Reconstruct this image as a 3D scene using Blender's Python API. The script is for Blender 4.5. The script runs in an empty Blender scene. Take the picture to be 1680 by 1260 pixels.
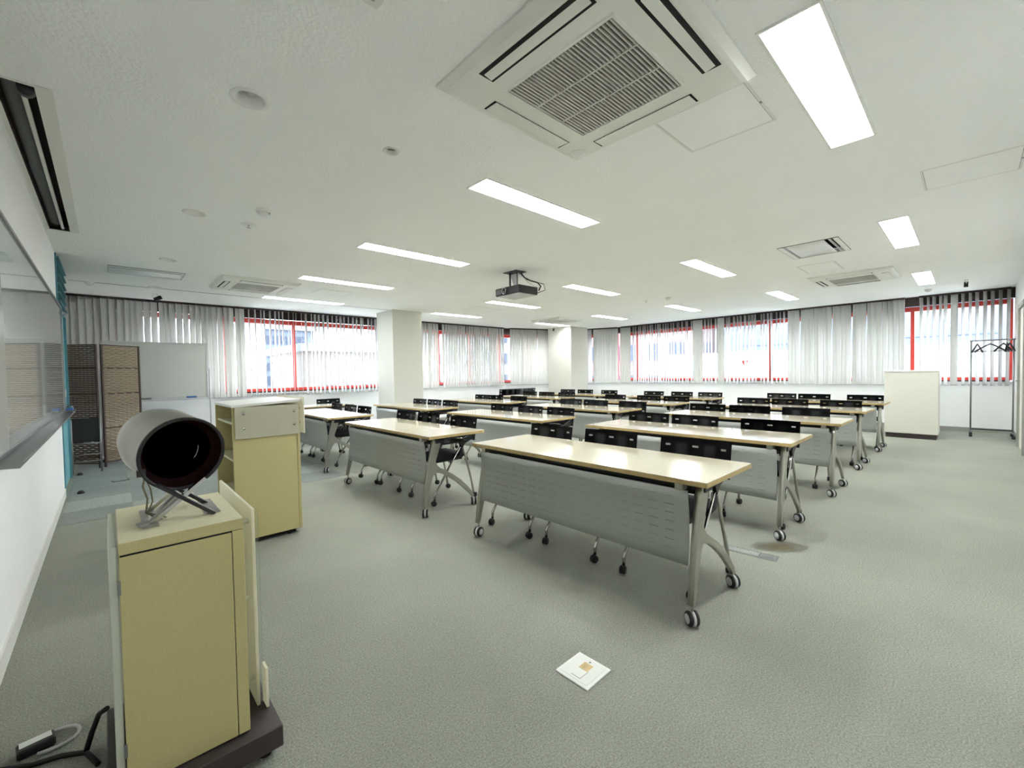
import bpy, bmesh, math, random
from mathutils import Vector, Matrix
random.seed(7)
S = bpy.context.scene
COL = S.collection
PI = math.pi

# ------------------------------------------------------------------ camera
cam_d = bpy.data.cameras.new('camera')
cam = bpy.data.objects.new('camera', cam_d); COL.objects.link(cam)
F_PX = 705.786
cam_d.sensor_fit = 'HORIZONTAL'; cam_d.sensor_width = 36.0
cam_d.lens = F_PX / 1680 * 36.0
cam_d.clip_start = 0.05; cam_d.clip_end = 500
_y, _p, _r = math.radians(46.763), math.radians(1.524), math.radians(-1.0)
fw = Vector((math.cos(_y) * math.cos(_p), math.sin(_y) * math.cos(_p), -math.sin(_p)))
rt = Vector((math.sin(_y), -math.cos(_y), 0)); up = rt.cross(fw)
r2 = rt * math.cos(_r) + up * math.sin(_r); u2 = -rt * math.sin(_r) + up * math.cos(_r)
M = Matrix((r2, u2, -fw)).transposed().to_4x4(); M.translation = (0, 0, 1.2555)
cam.matrix_world = M
S.camera = cam

# ------------------------------------------------------------------ world, sun, exposure
W = bpy.data.worlds.new('overcast_sky'); S.world = W; W.use_nodes = True
wn = W.node_tree.nodes; wl = W.node_tree.links
bg = wn['Background']; bg.inputs['Strength'].default_value = 4.9
tc = wn.new('ShaderNodeTexCoord'); sx = wn.new('ShaderNodeSeparateXYZ')
cr = wn.new('ShaderNodeValToRGB')
cr.color_ramp.elements[0].position = 0.0; cr.color_ramp.elements[0].color = (.86, .92, 1.0, 1)
cr.color_ramp.elements[1].position = 0.8; cr.color_ramp.elements[1].color = (.66, .80, 1.0, 1)
wl.new(tc.outputs['Generated'], sx.inputs[0]); wl.new(sx.outputs['Z'], cr.inputs[0]); wl.new(cr.outputs[0], bg.inputs['Color'])
sd = bpy.data.lights.new('sun', 'SUN'); sd.energy = 4.0; sd.angle = math.radians(20); sd.color = (1, .96, .9)
sun = bpy.data.objects.new('sun', sd); COL.objects.link(sun)
sun.rotation_euler = (math.radians(38), 0, math.radians(-60)); sun.location = (-10, -20, 30)
S.view_settings.view_transform = 'Standard'; S.view_settings.look = 'None'
S.view_settings.exposure = 1.62; S.view_settings.gamma = 1.0; S.view_settings.use_curve_mapping = False
LAMP = 25.0          # radiance of the fluorescent tubes

# ------------------------------------------------------------------ materials
def srgb(r, g, b):
    f = lambda c: (c / 255 / 12.92) if c / 255 <= .04045 else ((c / 255 + .055) / 1.055) ** 2.4
    return (f(r), f(g), f(b), 1)
MT = {}
def mat(name, col, rough=.5, metal=0, bump=None, noise=None, spec=.5, coat=0, trans=0):
    if name in MT: return MT[name]
    m = bpy.data.materials.new(name); m.use_nodes = True; n = m.node_tree.nodes; l = m.node_tree.links
    b = n['Principled BSDF']; b.inputs['Base Color'].default_value = col
    b.inputs['Roughness'].default_value = rough; b.inputs['Metallic'].default_value = metal
    b.inputs['Specular IOR Level'].default_value = spec
    if coat: b.inputs['Coat Weight'].default_value = coat; b.inputs['Coat Roughness'].default_value = .05
    t = n.new('ShaderNodeTexCoord')
    if noise:                       # (scale, amount, detail)
        q = n.new('ShaderNodeTexNoise'); q.inputs['Scale'].default_value = noise[0]; q.inputs['Detail'].default_value = noise[2]
        l.new(t.outputs['Object'], q.inputs['Vector'])
        mx = n.new('ShaderNodeMix'); mx.data_type = 'RGBA'
        mx.inputs['A'].default_value = tuple(c * (1 - noise[1]) for c in col[:3]) + (1,)
        mx.inputs['B'].default_value = tuple(min(1, c * (1 + noise[1])) for c in col[:3]) + (1,)
        rp = n.new('ShaderNodeMapRange'); rp.inputs['From Min'].default_value = .3; rp.inputs['From Max'].default_value = .7
        l.new(q.outputs['Fac'], rp.inputs['Value']); l.new(rp.outputs['Result'], mx.inputs['Factor']); l.new(mx.outputs['Result'], b.inputs['Base Color'])
    if bump:                        # (scale, strength)
        q2 = n.new('ShaderNodeTexNoise'); q2.inputs['Scale'].default_value = bump[0]; q2.inputs['Detail'].default_value = 3
        l.new(t.outputs['Object'], q2.inputs['Vector'])
        bp = n.new('ShaderNodeBump'); bp.inputs['Strength'].default_value = bump[1]; bp.inputs['Distance'].default_value = .01
        l.new(q2.outputs['Fac'], bp.inputs['Height']); l.new(bp.outputs['Normal'], b.inputs['Normal'])
    MT[name] = m; return m
def emis(name, col, st):
    m = bpy.data.materials.new(name); m.use_nodes = True; n = m.node_tree.nodes
    b = n['Principled BSDF']; b.inputs['Base Color'].default_value = (.9, .9, .9, 1)
    b.inputs['Emission Color'].default_value = col; b.inputs['Emission Strength'].default_value = st
    MT[name] = m; return m
def glassy(name, tint, gloss, rough=.0):
    m = bpy.data.materials.new(name); m.use_nodes = True; n = m.node_tree.nodes; l = m.node_tree.links
    n.remove(n['Principled BSDF']); o = n['Material Output']
    tr = n.new('ShaderNodeBsdfTransparent'); tr.inputs[0].default_value = tint
    gl = n.new('ShaderNodeBsdfGlossy'); gl.inputs['Roughness'].default_value = rough
    mx = n.new('ShaderNodeMixShader'); mx.inputs[0].default_value = gloss
    l.new(tr.outputs[0], mx.inputs[1]); l.new(gl.outputs[0], mx.inputs[2]); l.new(mx.outputs[0], o.inputs[0]); MT[name] = m; return m
def fabric(name, col, tr):
    m = bpy.data.materials.new(name); m.use_nodes = True; n = m.node_tree.nodes; l = m.node_tree.links
    n.remove(n['Principled BSDF']); o = n['Material Output']
    d = n.new('ShaderNodeBsdfDiffuse'); d.inputs[0].default_value = col
    t = n.new('ShaderNodeBsdfTranslucent'); t.inputs[0].default_value = col
    c = n.new('ShaderNodeTexCoord'); w = n.new('ShaderNodeTexNoise'); w.inputs['Scale'].default_value = 220
    bp = n.new('ShaderNodeBump'); bp.inputs['Strength'].default_value = .15; bp.inputs['Distance'].default_value = .001
    l.new(c.outputs['Object'], w.inputs['Vector']); l.new(w.outputs['Fac'], bp.inputs['Height']); l.new(bp.outputs[0], d.inputs['Normal'])
    mx = n.new('ShaderNodeMixShader'); mx.inputs[0].default_value = tr
    l.new(d.outputs[0], mx.inputs[1]); l.new(t.outputs[0], mx.inputs[2]); l.new(mx.outputs[0], o.inputs[0]); MT[name] = m; return m

def carpet(name, col, k=1.0):
    m = mat(name, col, .95, spec=.1, bump=(260, .8))
    n = m.node_tree.nodes; l = m.node_tree.links; b = n['Principled BSDF']
    t = n.new('ShaderNodeTexCoord')
    a = n.new('ShaderNodeTexNoise'); a.inputs['Scale'].default_value = 150; a.inputs['Detail'].default_value = 4; a.inputs['Roughness'].default_value = .8
    c = n.new('ShaderNodeTexNoise'); c.inputs['Scale'].default_value = 1.1; c.inputs['Detail'].default_value = 4
    l.new(t.outputs['Object'], a.inputs['Vector']); l.new(t.outputs['Object'], c.inputs['Vector'])
    r1 = n.new('ShaderNodeMapRange'); r1.inputs['From Min'].default_value = .3; r1.inputs['From Max'].default_value = .7; r1.inputs['To Min'].default_value = .50; r1.inputs['To Max'].default_value = 1.46
    r3 = n.new('ShaderNodeMapRange'); r3.inputs['From Min'].default_value = .3; r3.inputs['From Max'].default_value = .7; r3.inputs['To Min'].default_value = .90; r3.inputs['To Max'].default_value = 1.08
    l.new(a.outputs['Fac'], r1.inputs['Value']); l.new(c.outputs['Fac'], r3.inputs['Value'])
    mu = n.new('ShaderNodeMath'); mu.operation = 'MULTIPLY'; l.new(r1.outputs[0], mu.inputs[0]); l.new(r3.outputs[0], mu.inputs[1])
    vm = n.new('ShaderNodeVectorMath'); vm.operation = 'SCALE'; vm.inputs[0].default_value = col[:3]; l.new(mu.outputs[0], vm.inputs['Scale'])
    l.new(vm.outputs[0], b.inputs['Base Color'])
    return m
m_carpet = carpet('grey_green_carpet', srgb(158, 161, 148))
m_carpet2 = carpet('grey_carpet_dark_sheen', srgb(143, 150, 145))  # same carpet, pile-direction sheen put into darker and lighter tile colours
m_carpet3 = carpet('grey_carpet_light_sheen', srgb(164, 170, 163))
m_ceil = mat('mineral_ceiling', srgb(247, 248, 245), .95, bump=(60, .55), noise=(2.0, .012, 3), spec=.1)
m_wall = mat('white_wallpaper', srgb(244, 245, 243), .85, bump=(140, .25), noise=(1.5, .01, 2), spec=.2)
m_pillar = mat('cream_pillar_paint', srgb(217, 216, 205), .85, bump=(140, .25), spec=.2)
m_base = mat('white_vinyl_skirting', srgb(222, 223, 216), .5)
m_gskirt = mat('grey_skirting', srgb(150, 150, 142), .6)
m_red = mat('red_window_frame', srgb(205, 62, 48), .45)
m_dark = mat('dark_brown_header', srgb(52, 38, 34), .6)
m_black = mat('black_plastic', srgb(26, 26, 28), .45, noise=(40, .15, 2))
m_blackback = mat('black_chair_plastic', srgb(34, 35, 38), .32, bump=(300, .05))
m_fabricblk = mat('black_seat_fabric', srgb(20, 20, 22), .9, bump=(400, .5))
m_rubber = mat('black_rubber', srgb(18, 18, 19), .6)
m_alu = mat('painted_aluminium', srgb(172, 172, 160), .33, metal=.75, noise=(6, .03, 2))
m_chrome = mat('bright_steel_tube', srgb(190, 190, 186), .18, metal=1)
m_hub = mat('pale_grey_hub', srgb(198, 198, 198), .4)
m_top = mat('cream_laminate', srgb(190, 182, 156), .2, noise=(3, .02, 4), coat=.5)
m_edge = mat('tan_edge_band', srgb(178, 156, 104), .5, noise=(25, .08, 3))
m_panel = mat('grey_modesty_panel', srgb(164, 167, 160), .5, metal=.25, bump=(90, .12), noise=(2, .03, 3))
m_olive = mat('olive_cream_laminate', srgb(190, 179, 127), .5, noise=(150, .05, 2))
m_olivetop = mat('cream_laminate_top', srgb(212, 207, 172), .35, noise=(60, .03, 2))
m_oliveside = mat('pale_grey_laminate', srgb(196, 200, 184), .45)
m_white = mat('white_plastic', srgb(232, 233, 228), .45, noise=(20, .01, 2))
m_offw = mat('off_white_plastic', srgb(228, 229, 221), .5)
m_acryl = None
m_gap = mat('black_gap', srgb(10, 10, 10), .8)
m_teal = mat('teal_painted_steel', srgb(112, 178, 190), .45, noise=(5, .04, 2))
m_tealdk = mat('teal_louvre', srgb(86, 142, 152), .5)
m_wicker = mat('brown_woven_paper', srgb(150, 132, 106), .8, noise=(70, .22, 3))
m_wickerdk = mat('dark_brown_woven_paper', srgb(92, 78, 62), .85, noise=(70, .25, 3))
m_bframe = mat('dark_brown_frame', srgb(62, 46, 38), .6)
m_board = mat('whiteboard_enamel', srgb(236, 240, 238), .06, coat=.7)
m_board2 = mat('mobile_whiteboard_enamel', srgb(196, 200, 194), .25)
m_alutrim = mat('grey_aluminium_trim', srgb(140, 141, 140), .35, metal=.6)
m_blue = mat('blue_felt', srgb(60, 105, 165), .8)
m_greyfelt = mat('grey_felt', srgb(120, 122, 120), .8)
m_silver = mat('brushed_silver', srgb(168, 166, 160), .38, metal=.9, noise=(5, .10, 3))
m_maroon = mat('maroon_painted_lining', srgb(30, 5, 7), .8, spec=.1)
m_blacktube = mat('black_lining', srgb(2, 2, 2), .95, spec=.02)
m_basebox = mat('dark_brown_plinth', srgb(58, 50, 50), .5)
m_bld = mat('pale_concrete', srgb(112, 113, 114), .9, noise=(.6, .03, 3))
m_bld2 = mat('beige_tile_wall', srgb(106, 98, 90), .9, noise=(.5, .03, 3))
m_bld3 = mat('pinkish_tile_wall', srgb(98, 84, 82), .9, noise=(.5, .03, 3))
m_bldg = mat('blue_grey_curtain_wall', srgb(84, 92, 106), .6, noise=(.4, .06, 3))
m_bwin = mat('far_window_glass', srgb(62, 68, 80), .6, spec=.15)
m_roadsurf = mat('pale_bounce_street', srgb(190, 190, 186), .9, noise=(2, .1, 3))  # unseen street, made pale to bounce light up through the windows
m_cream = mat('cream_door_paint', srgb(222, 221, 208), .5)
m_stain = mat('tan_stained_carpet', srgb(158, 146, 116), .95, noise=(40, .2, 4))
m_wood = mat('tan_label', srgb(196, 172, 122), .6, noise=(20, .2, 3))
m_grill = mat('grey_grille', srgb(196, 197, 186), .5)
m_inside = mat('dark_grille_inside', srgb(52, 54, 50), .9)
m_brass = mat('olive_speaker_mesh', srgb(112, 108, 84), .6, noise=(200, .3, 2))
m_slat = fabric('blind_fabric', srgb(226, 226, 221), .06)
m_slat2 = fabric('blind_fabric_sheer', srgb(234, 233, 231), .14)
m_tube = emis('fluorescent_tube', (.97, .985, 1.0, 1), LAMP)
m_refl = mat('white_enamel_reflector', srgb(244, 246, 246), .35)
m_glass = glassy('window_glass', (.97, .985, .99, 1), .05)
m_acryl = glassy('clear_acrylic', (.93, .95, .93, 1), .09, .05)
def frosted():
    m = bpy.data.materials.new('frosted_acrylic'); m.use_nodes = True; n = m.node_tree.nodes; l = m.node_tree.links
    b = n['Principled BSDF']; b.inputs['Base Color'].default_value = srgb(214, 212, 190); b.inputs['Roughness'].default_value = .25
    tr = n.new('ShaderNodeBsdfTransparent'); tr.inputs[0].default_value = (.95, .95, .9, 1)
    mx = n.new('ShaderNodeMixShader'); mx.inputs[0].default_value = .62
    l.new(tr.outputs[0], mx.inputs[1]); l.new(b.outputs[0], mx.inputs[2]); l.new(mx.outputs[0], n['Material Output'].inputs[0]); return m
m_frost = frosted()
m_acryledge = fabric('white_translucent_acrylic', srgb(244, 242, 228), .45)

# ------------------------------------------------------------------ mesh builder
class MB:
    def __init__(s): s.bm = bmesh.new(); s.mi = 0; s.mats = []
    def use(s, m):
        if m not in s.mats: s.mats.append(m)
        s.mi = s.mats.index(m); return s
    def face(s, vs, smooth=False):
        try: f = s.bm.faces.new(vs)
        except ValueError: return None
        f.material_index = s.mi; f.smooth = smooth; return f
    def box(s, x0, x1, y0, y1, z0, z1, mx=None):
        P = [Vector(c) for c in ((x0,y0,z0),(x1,y0,z0),(x1,y1,z0),(x0,y1,z0),(x0,y0,z1),(x1,y0,z1),(x1,y1,z1),(x0,y1,z1))]
        if mx is not None: P = [mx @ p for p in P]
        v = [s.bm.verts.new(p) for p in P]
        for q in ((3,2,1,0),(4,5,6,7),(0,1,5,4),(1,2,6,5),(2,3,7,6),(3,0,4,7)): s.face([v[i] for i in q])
        return s
    def rbox(s, x0, x1, y0, y1, z0, z1, b=.004, mx=None, seg=1):
        t = bmesh.new(); bmesh.ops.create_cube(t, size=1)
        for v in t.verts:
            v.co = Vector(((x0+x1)/2 + v.co.x*(x1-x0), (y0+y1)/2 + v.co.y*(y1-y0), (z0+z1)/2 + v.co.z*(z1-z0)))
        bmesh.ops.bevel(t, geom=t.edges[:] + t.verts[:], offset=b, segments=seg, affect='EDGES', profile=.5)
        s.merge(t, mx, False)
        return s
    def merge(s, t, mx=None, smooth=False):
        mp = {}
        for v in t.verts: mp[v] = s.bm.verts.new(mx @ v.co if mx is not None else v.co)
        for f in t.faces: s.face([mp[v] for v in f.verts], smooth)
        t.free()
    def prism(s, pts, axis, a0, a1, mx=None, smooth=False):
        """polygon pts (u,v) extruded along axis: 'x': (y,z), 'y': (x,z), 'z': (x,y)"""
        def mk(p, a):
            c = {'x': (a, p[0], p[1]), 'y': (p[0], a, p[1]), 'z': (p[0], p[1], a)}[axis]
            c = Vector(c); return s.bm.verts.new(mx @ c if mx is not None else c)
        A = [mk(p, a0) for p in pts]; B = [mk(p, a1) for p in pts]; n = len(pts)
        s.face(A[::-1]); s.face(B)
        for i in range(n): s.face([A[i], A[(i+1) % n], B[(i+1) % n], B[i]], smooth)
        return s
    def strip(s, L, R, axis, a0, a1, mx=None):
        """profile between polylines L and R (same count) extruded; safe for concave shapes"""
        def mk(p, a):
            c = {'x': (a, p[0], p[1]), 'y': (p[0], a, p[1]), 'z': (p[0], p[1], a)}[axis]
            c = Vector(c); return s.bm.verts.new(mx @ c if mx is not None else c)
        n = len(L)
        la = [mk(p, a0) for p in L]; ra = [mk(p, a0) for p in R]; lb = [mk(p, a1) for p in L]; rb = [mk(p, a1) for p in R]
        for i in range(n - 1):
            s.face([la[i], ra[i], ra[i+1], la[i+1]]); s.face([lb[i+1], rb[i+1], rb[i], lb[i]])
            s.face([la[i+1], lb[i+1], lb[i], la[i]], True); s.face([ra[i], rb[i], rb[i+1], ra[i+1]], True)
        s.face([la[0], lb[0], rb[0], ra[0]]); s.face([la[-1], ra[-1], rb[-1], lb[-1]])
        return s
    def tube(s, pts, r, seg=8, caps=True, smooth=True):
        pts = [Vector(p) for p in pts]; n = len(pts)
        rs = r if isinstance(r, (list, tuple)) else [r] * n
        rings = []; prev = None
        for i, p in enumerate(pts):
            d = (pts[min(i+1, n-1)] - pts[max(i-1, 0)])
            if d.length < 1e-9: d = Vector((0, 0, 1))
            d.normalize()
            if prev is None:
                a = d.orthogonal().normalized()
            else:
                a = prev - d * prev.dot(d)
                a = a.normalized() if a.length > 1e-6 else d.orthogonal().normalized()
            prev = a; b = d.cross(a)
            rings.append([s.bm.verts.new(p + (a * math.cos(2*PI*k/seg) + b * math.sin(2*PI*k/seg)) * rs[i]) for k in range(seg)])
        for i in range(n - 1):
            for k in range(seg):
                s.face([rings[i][k], rings[i][(k+1) % seg], rings[i+1][(k+1) % seg], rings[i+1][k]], smooth)
        if caps: s.face(rings[0][::-1]); s.face(rings[-1])
        return s
    def lathe(s, prof, seg=24, mx=None, smooth=True, closed=False):
        """prof: (r,z) list about z"""
        rings = []
        for r, z in prof:
            if r < 1e-6: 
                c = Vector((0, 0, z)); rings.append([s.bm.verts.new(mx @ c if mx is not None else c)])
            else:
                ring = []
                for k in range(seg):
                    c = Vector((r*math.cos(2*PI*k/seg), r*math.sin(2*PI*k/seg), z)); ring.append(s.bm.verts.new(mx @ c if mx is not None else c))
                rings.append(ring)
        for a, b in zip(rings, rings[1:]):
            for k in range(seg):
                if len(a) == 1 and len(b) == 1: continue
                if len(a) == 1: s.face([a[0], b[(k+1) % seg], b[k]][::-1], smooth)
                elif len(b) == 1: s.face([a[k], a[(k+1) % seg], b[0]], smooth)
                else: s.face([a[k], a[(k+1) % seg], b[(k+1) % seg], b[k]], smooth)
        return s
    def mesh(s, name, m=None, fix=True):
        if fix: bmesh.ops.recalc_face_normals(s.bm, faces=s.bm.faces[:])
        me = bpy.data.meshes.new(name); s.bm.to_mesh(me); s.bm.free()
        if s.mats:
            for x in s.mats: me.materials.append(x)
        elif m: me.materials.append(m)
        return me
    def build(s, name, m=None, parent=None, loc=None, rotz=None):
        return link(name, s.mesh(name, m), parent, loc, rotz)
def link(name, me, parent=None, loc=None, rotz=None):
    o = bpy.data.objects.new(name, me); COL.objects.link(o)
    if parent: o.parent = parent
    if loc is not None: o.location = loc
    if rotz is not None: o.rotation_euler = (0, 0, rotz)
    return o
def tag(o, label, cat, group=None):
    o['label'] = label; o['category'] = cat
    if group: o['group'] = group
    return o
def thing(name, label, cat, loc=(0, 0, 0), rotz=0, group=None):
    o = bpy.data.objects.new(name, None); COL.objects.link(o); o.location = loc; o.rotation_euler = (0, 0, rotz)
    o.empty_display_size = .1
    return tag(o, label, cat, group)
def struct(o): o['kind'] = 'structure'; return o
def dup(root, loc, rotz=0, label=None, group=None):
    r = root.copy(); COL.objects.link(r); r.location = loc; r.rotation_euler = (0, 0, rotz)
    if label: r['label'] = label
    if group: r['group'] = group
    for ch in list(root.children):
        c = ch.copy(); COL.objects.link(c); c.parent = r
        for g in ch.children:
            d = g.copy(); COL.objects.link(d); d.parent = c
    return r
def frame_mx(o, x, z):
    """matrix with local z along z, local x near x"""
    z = Vector(z).normalized(); x = Vector(x); x = (x - z * x.dot(z)).normalized(); y = z.cross(x)
    m = Matrix((x, y, z)).transposed().to_4x4(); m.translation = Vector(o); return m

# ------------------------------------------------------------------ room shell
XL, XR, YN, YF, ZC = -.37, 11.78, -.55, 9.78, 2.62
ZS, ZT = .935, 2.43          # window sill and head
def slab(name, rects_total, holes, z0, z1, m):
    """horizontal slab with rectangular holes"""
    (x0, x1, y0, y1) = rects_total
    xs = sorted(set([x0, x1] + [h[0] for h in holes] + [h[1] for h in holes])); ys = sorted(set([y0, y1] + [h[2] for h in holes] + [h[3] for h in holes]))
    mb = MB(); vd = {}
    def V(x, y, z):
        k = (round(x, 5), round(y, 5), round(z, 5))
        if k not in vd: vd[k] = mb.bm.verts.new((x, y, z))
        return vd[k]
    def inh(x, y): return any(h[0] < x < h[1] and h[2] < y < h[3] for h in holes)
    G = {}
    for i in range(len(xs)-1):
        for j in range(len(ys)-1):
            G[i, j] = not inh((xs[i]+xs[i+1])/2, (ys[j]+ys[j+1])/2)
    for (i, j), on in G.items():
        if not on: continue
        a, b, c, d = xs[i], xs[i+1], ys[j], ys[j+1]
        mb.face([V(a,c,z0), V(a,d,z0), V(b,d,z0), V(b,c,z0)]); mb.face([V(a,c,z1), V(b,c,z1), V(b,d,z1), V(a,d,z1)])
        if not G.get((i-1, j), False): mb.face([V(a,c,z0), V(a,c,z1), V(a,d,z1), V(a,d,z0)])
        if not G.get((i+1, j), False): mb.face([V(b,c,z0), V(b,d,z0), V(b,d,z1), V(b,c,z1)])
        if not G.get((i, j-1), False): mb.face([V(a,c,z0), V(b,c,z0), V(b,c,z1), V(a,c,z1)])
        if not G.get((i, j+1), False): mb.face([V(a,d,z0), V(a,d,z1), V(b,d,z1), V(b,d,z0)])
    return mb.build(name, m)

floor = struct(MB().box(-1.0, 12.3, -1.0, 10.4, -.2, 0).build('floor', m_carpet))
# carpet tiles that can be told apart at the far left, proud by two millimetres, with open joints; their tones carry the pile sheen
tile_me = [MB().rbox(-.2475, .2475, -.2475, .2475, 0, .003, .001).mesh('carpet_tile', m) for m in (m_carpet2, m_carpet3, m_carpet)]
for i in range(5):
    for j in range(9):
        x = -.35 + .25 + i * .5; y = 5.35 + .25 + j * .5
        if y > 9.7: continue
        k = random.choice([0, 1, 1, 2]) if (i + j) % 2 else random.choice([0, 0, 2])
        link('carpet_tile', tile_me[k], floor, (x, y, 0), (i + j) % 2 * PI / 2)

LX, LY, LDX, LDY, LL, LW = 1.98, .395, 3.375, 1.935, 1.344, .203
lights = [(LX + i*LDX, LX + i*LDX + LL, LY + j*LDY, LY + j*LDY + LW, i, j) for i in range(3) for j in range(5)]
downs = [(.554, 2.426), (.571, 4.39), (.558, 6.309), (.565, 8.313)]
holes = [(a, b, c, d) for a, b, c, d, _, _ in lights]
SLOT = (-.335, -.205, 2.98, 5.66); holes.append(SLOT)
VENTS = [(5.62, 6.34, .955, 1.515), (.05, .785, 7.02, 7.49)]
for v in VENTS: holes.append(v)
for x, y in downs: holes.append((x-.062, x+.062, y-.062, y+.062))
holes.append((1.307-.04, 1.307+.04, 2.429-.04, 2.429+.04))
AH5 = (.34, .76, 1.09, 1.50); holes.append(AH5)
ceil = struct(slab('ceiling', (-1.0, 12.3, -1.0, 10.4), holes, ZC, ZC + .03, m_ceil))
ups = struct(MB().box(-1.0, 12.3, -1.0, 10.4, ZC + .22, ZC + .3).build('trim_1', m_wall))      # slab above the ceiling void

T = .18
# left wall: front part, door bay, far part
mb = MB(); mb.box(XL - T, XL, -1.0, 6.68, 0, ZC); mb.box(XL - .30, XL - .12, 6.68, 7.90, 2.07, 2.09); wl_ = struct(mb.build('wall_left', m_wall))
mb = MB(); mb.box(XL - .32, XL - .02, 7.90, 8.05, 0, ZC); mb.box(-.80, -.60, 8.05, 10.2, 0, ZC); mb.box(-.8, XL - .3, 6.6, 7.95, 0, ZC); struct(mb.build('wall_left_far', m_wall))
# camera side wall (right)
mb = MB(); mb.box(-.8, XR + T, YN - T, YN, 0, ZC); struct(mb.build('wall_right', m_wall))
# window wall A (far left) lower band + header
PA = (-.62, YF); PB = (8.95, YF); PC = (10.5, 9.27); PD = (11.38, 8.5); PE = (XR, 7.55); PF = (XR, YN)
def wallseg(mb, p, q, z0, z1, t=T):
    p = Vector((*p, 0)); q = Vector((*q, 0)); d = (q - p).normalized(); n = Vector((-d.y, d.x, 0))     # outward is +n
    L = (q - p).length
    m = Matrix((d, n, Vector((0, 0, 1)))).transposed().to_4x4(); m.translation = p
    mb.box(0, L, 0, t, z0, z1, m); return m, L
def outward(p, q):
    return p, q
# outward normals: A +y ; B +x.  walking PA->PB: d=+x, n=+y ok.  PB->PE: n outward ok.  PE->PF: d=-y, n=(+x) ok
for nm, pts in (('wall_back_left', [PA, PB]), ('wall_corner', [PB, PC, PD, PE]), ('wall_back_right', [PE, PF])):
    mb = MB()
    for p, q in zip(pts, pts[1:]):
        wallseg(mb, p, q, 0, ZS); wallseg(mb, p, q, ZT + .02, ZC + .2)
    if nm == 'wall_back_left': mb.box(-.62, .35, YF, YF + T, ZS, ZT + .02)
    struct(mb.build(nm, m_wall))
# dark blind-box behind the slat tops, sill boards and skirting
def along(mb, p, q, y0, y1, z0, z1, x0=0, x1=None):
    p = Vector((*p, 0)); q = Vector((*q, 0)); d = (q - p).normalized(); n = Vector((-d.y, d.x, 0)); L = (q - p).length
    m = Matrix((d, n, Vector((0, 0, 1)))).transposed().to_4x4(); m.translation = p
    mb.box(x0, L if x1 is None else x1, y0, y1, z0, z1, m); return m, L
segs = [(PA, PB), (PB, PC), (PC, PD), (PD, PE), (PE, PF)]
mb = MB()
for p, q in segs: along(mb, p, q, -.004, .012, ZT, ZC - .002)
struct(mb.build('trim_2', m_dark))
mb = MB()
for p, q in segs: along(mb, p, q, -.035, .12, ZS - .025, ZS)
struct(mb.build('trim_3', m_base))
mb = MB()
for p, q in segs: along(mb, p, q, -.012, 0, 0, .075)
struct(mb.build('baseboard_back', m_gskirt))
mb = MB(); mb.box(XL, XL + .010, -.5, 6.67, 0, .09); struct(mb.build('baseboard_left', m_base))
mb = MB(); mb.box(-.3, 9.1, YN, YN + .01, 0, .075); mb.box(10.1, 11.7, YN, YN + .01, 0, .075); struct(mb.build('baseboard_right', m_gskirt))
# thin ceiling joint rails near the windows
mb = MB(); mb.box(-.35, 4.37, 8.40, 8.415, ZC - .004, ZC); struct(mb.build('trim_4', m_alutrim))

# pillars
struct(MB().box(4.385, 5.085, 8.28, 9.0, 0, ZC).build('wall_pillar_near', m_pillar))
struct(MB().box(10.19, 11.01, 8.22, 9.14, 0, ZC).build('wall_pillar_far', m_pillar))

# windows: red frames with panes
def window(n, p, q, s0, s1, mull):
    """frame in wall segment p-q from s0 to s1 (distance along), mullions at the listed distances"""
    p = Vector((*p, 0)); q = Vector((*q, 0)); d = (q - p).normalized(); nn = Vector((-d.y, d.x, 0))
    m = Matrix((d, nn, Vector((0, 0, 1)))).transposed().to_4x4(); m.translation = p
    y0, y1 = .055, .125
    mb = MB(); mb.use(m_red)
    mb.box(s0, s1, y0, y1, ZT - .09, ZT, m); mb.box(s0, s1, y0, y1, ZS + .025, ZS + .085, m)
    mb.use(m_dark); mb.box(s0, s1, y0 - .01, y1, ZS, ZS + .025, m); mb.use(m_red)
    ed = [s0] + list(mull) + [s1]
    for e in ed:
        mb.box(e - .03, e + .03, y0 - .005, y1 + .005, ZS + .025, ZT, m)
    w = struct(mb.build('window_%d' % n))
    for a, b in zip(ed, ed[1:]):
        MB().box(a + .03, b - .03, .086, .092, ZS + .085, ZT - .09, m).build('glass_pane', m_glass, w)
    return w, m
window(1, PA, PB, 1.0, 5.48, [2.3, 3.53])
window(2, PA, PB, 5.54, 9.33, [7.16, 8.25])
window(3, PB, PC, -.20, 1.55, [.8])
window(4, PC, PD, .1, 1.1, [])
LB = 7.55
window(5, PE, PF, .02, 4.205, [.58, 2.42])                     # y = 7.2 .. 3.5
w6, mB = window(6, PE, PF, 4.235, 8.05, [6.76])          # y = 3.5 .. -.5
window(7, PD, PE, .05, .95, [])
# red inverted triangle on the glass
mb = MB(); c = 3.62
mb.prism([(c - .085, 1.46), (c + .085, 1.46), (c, 1.30)], 'y', .080, .0855, mB); mb.build('red_triangle_sticker', m_red, w6)

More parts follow.
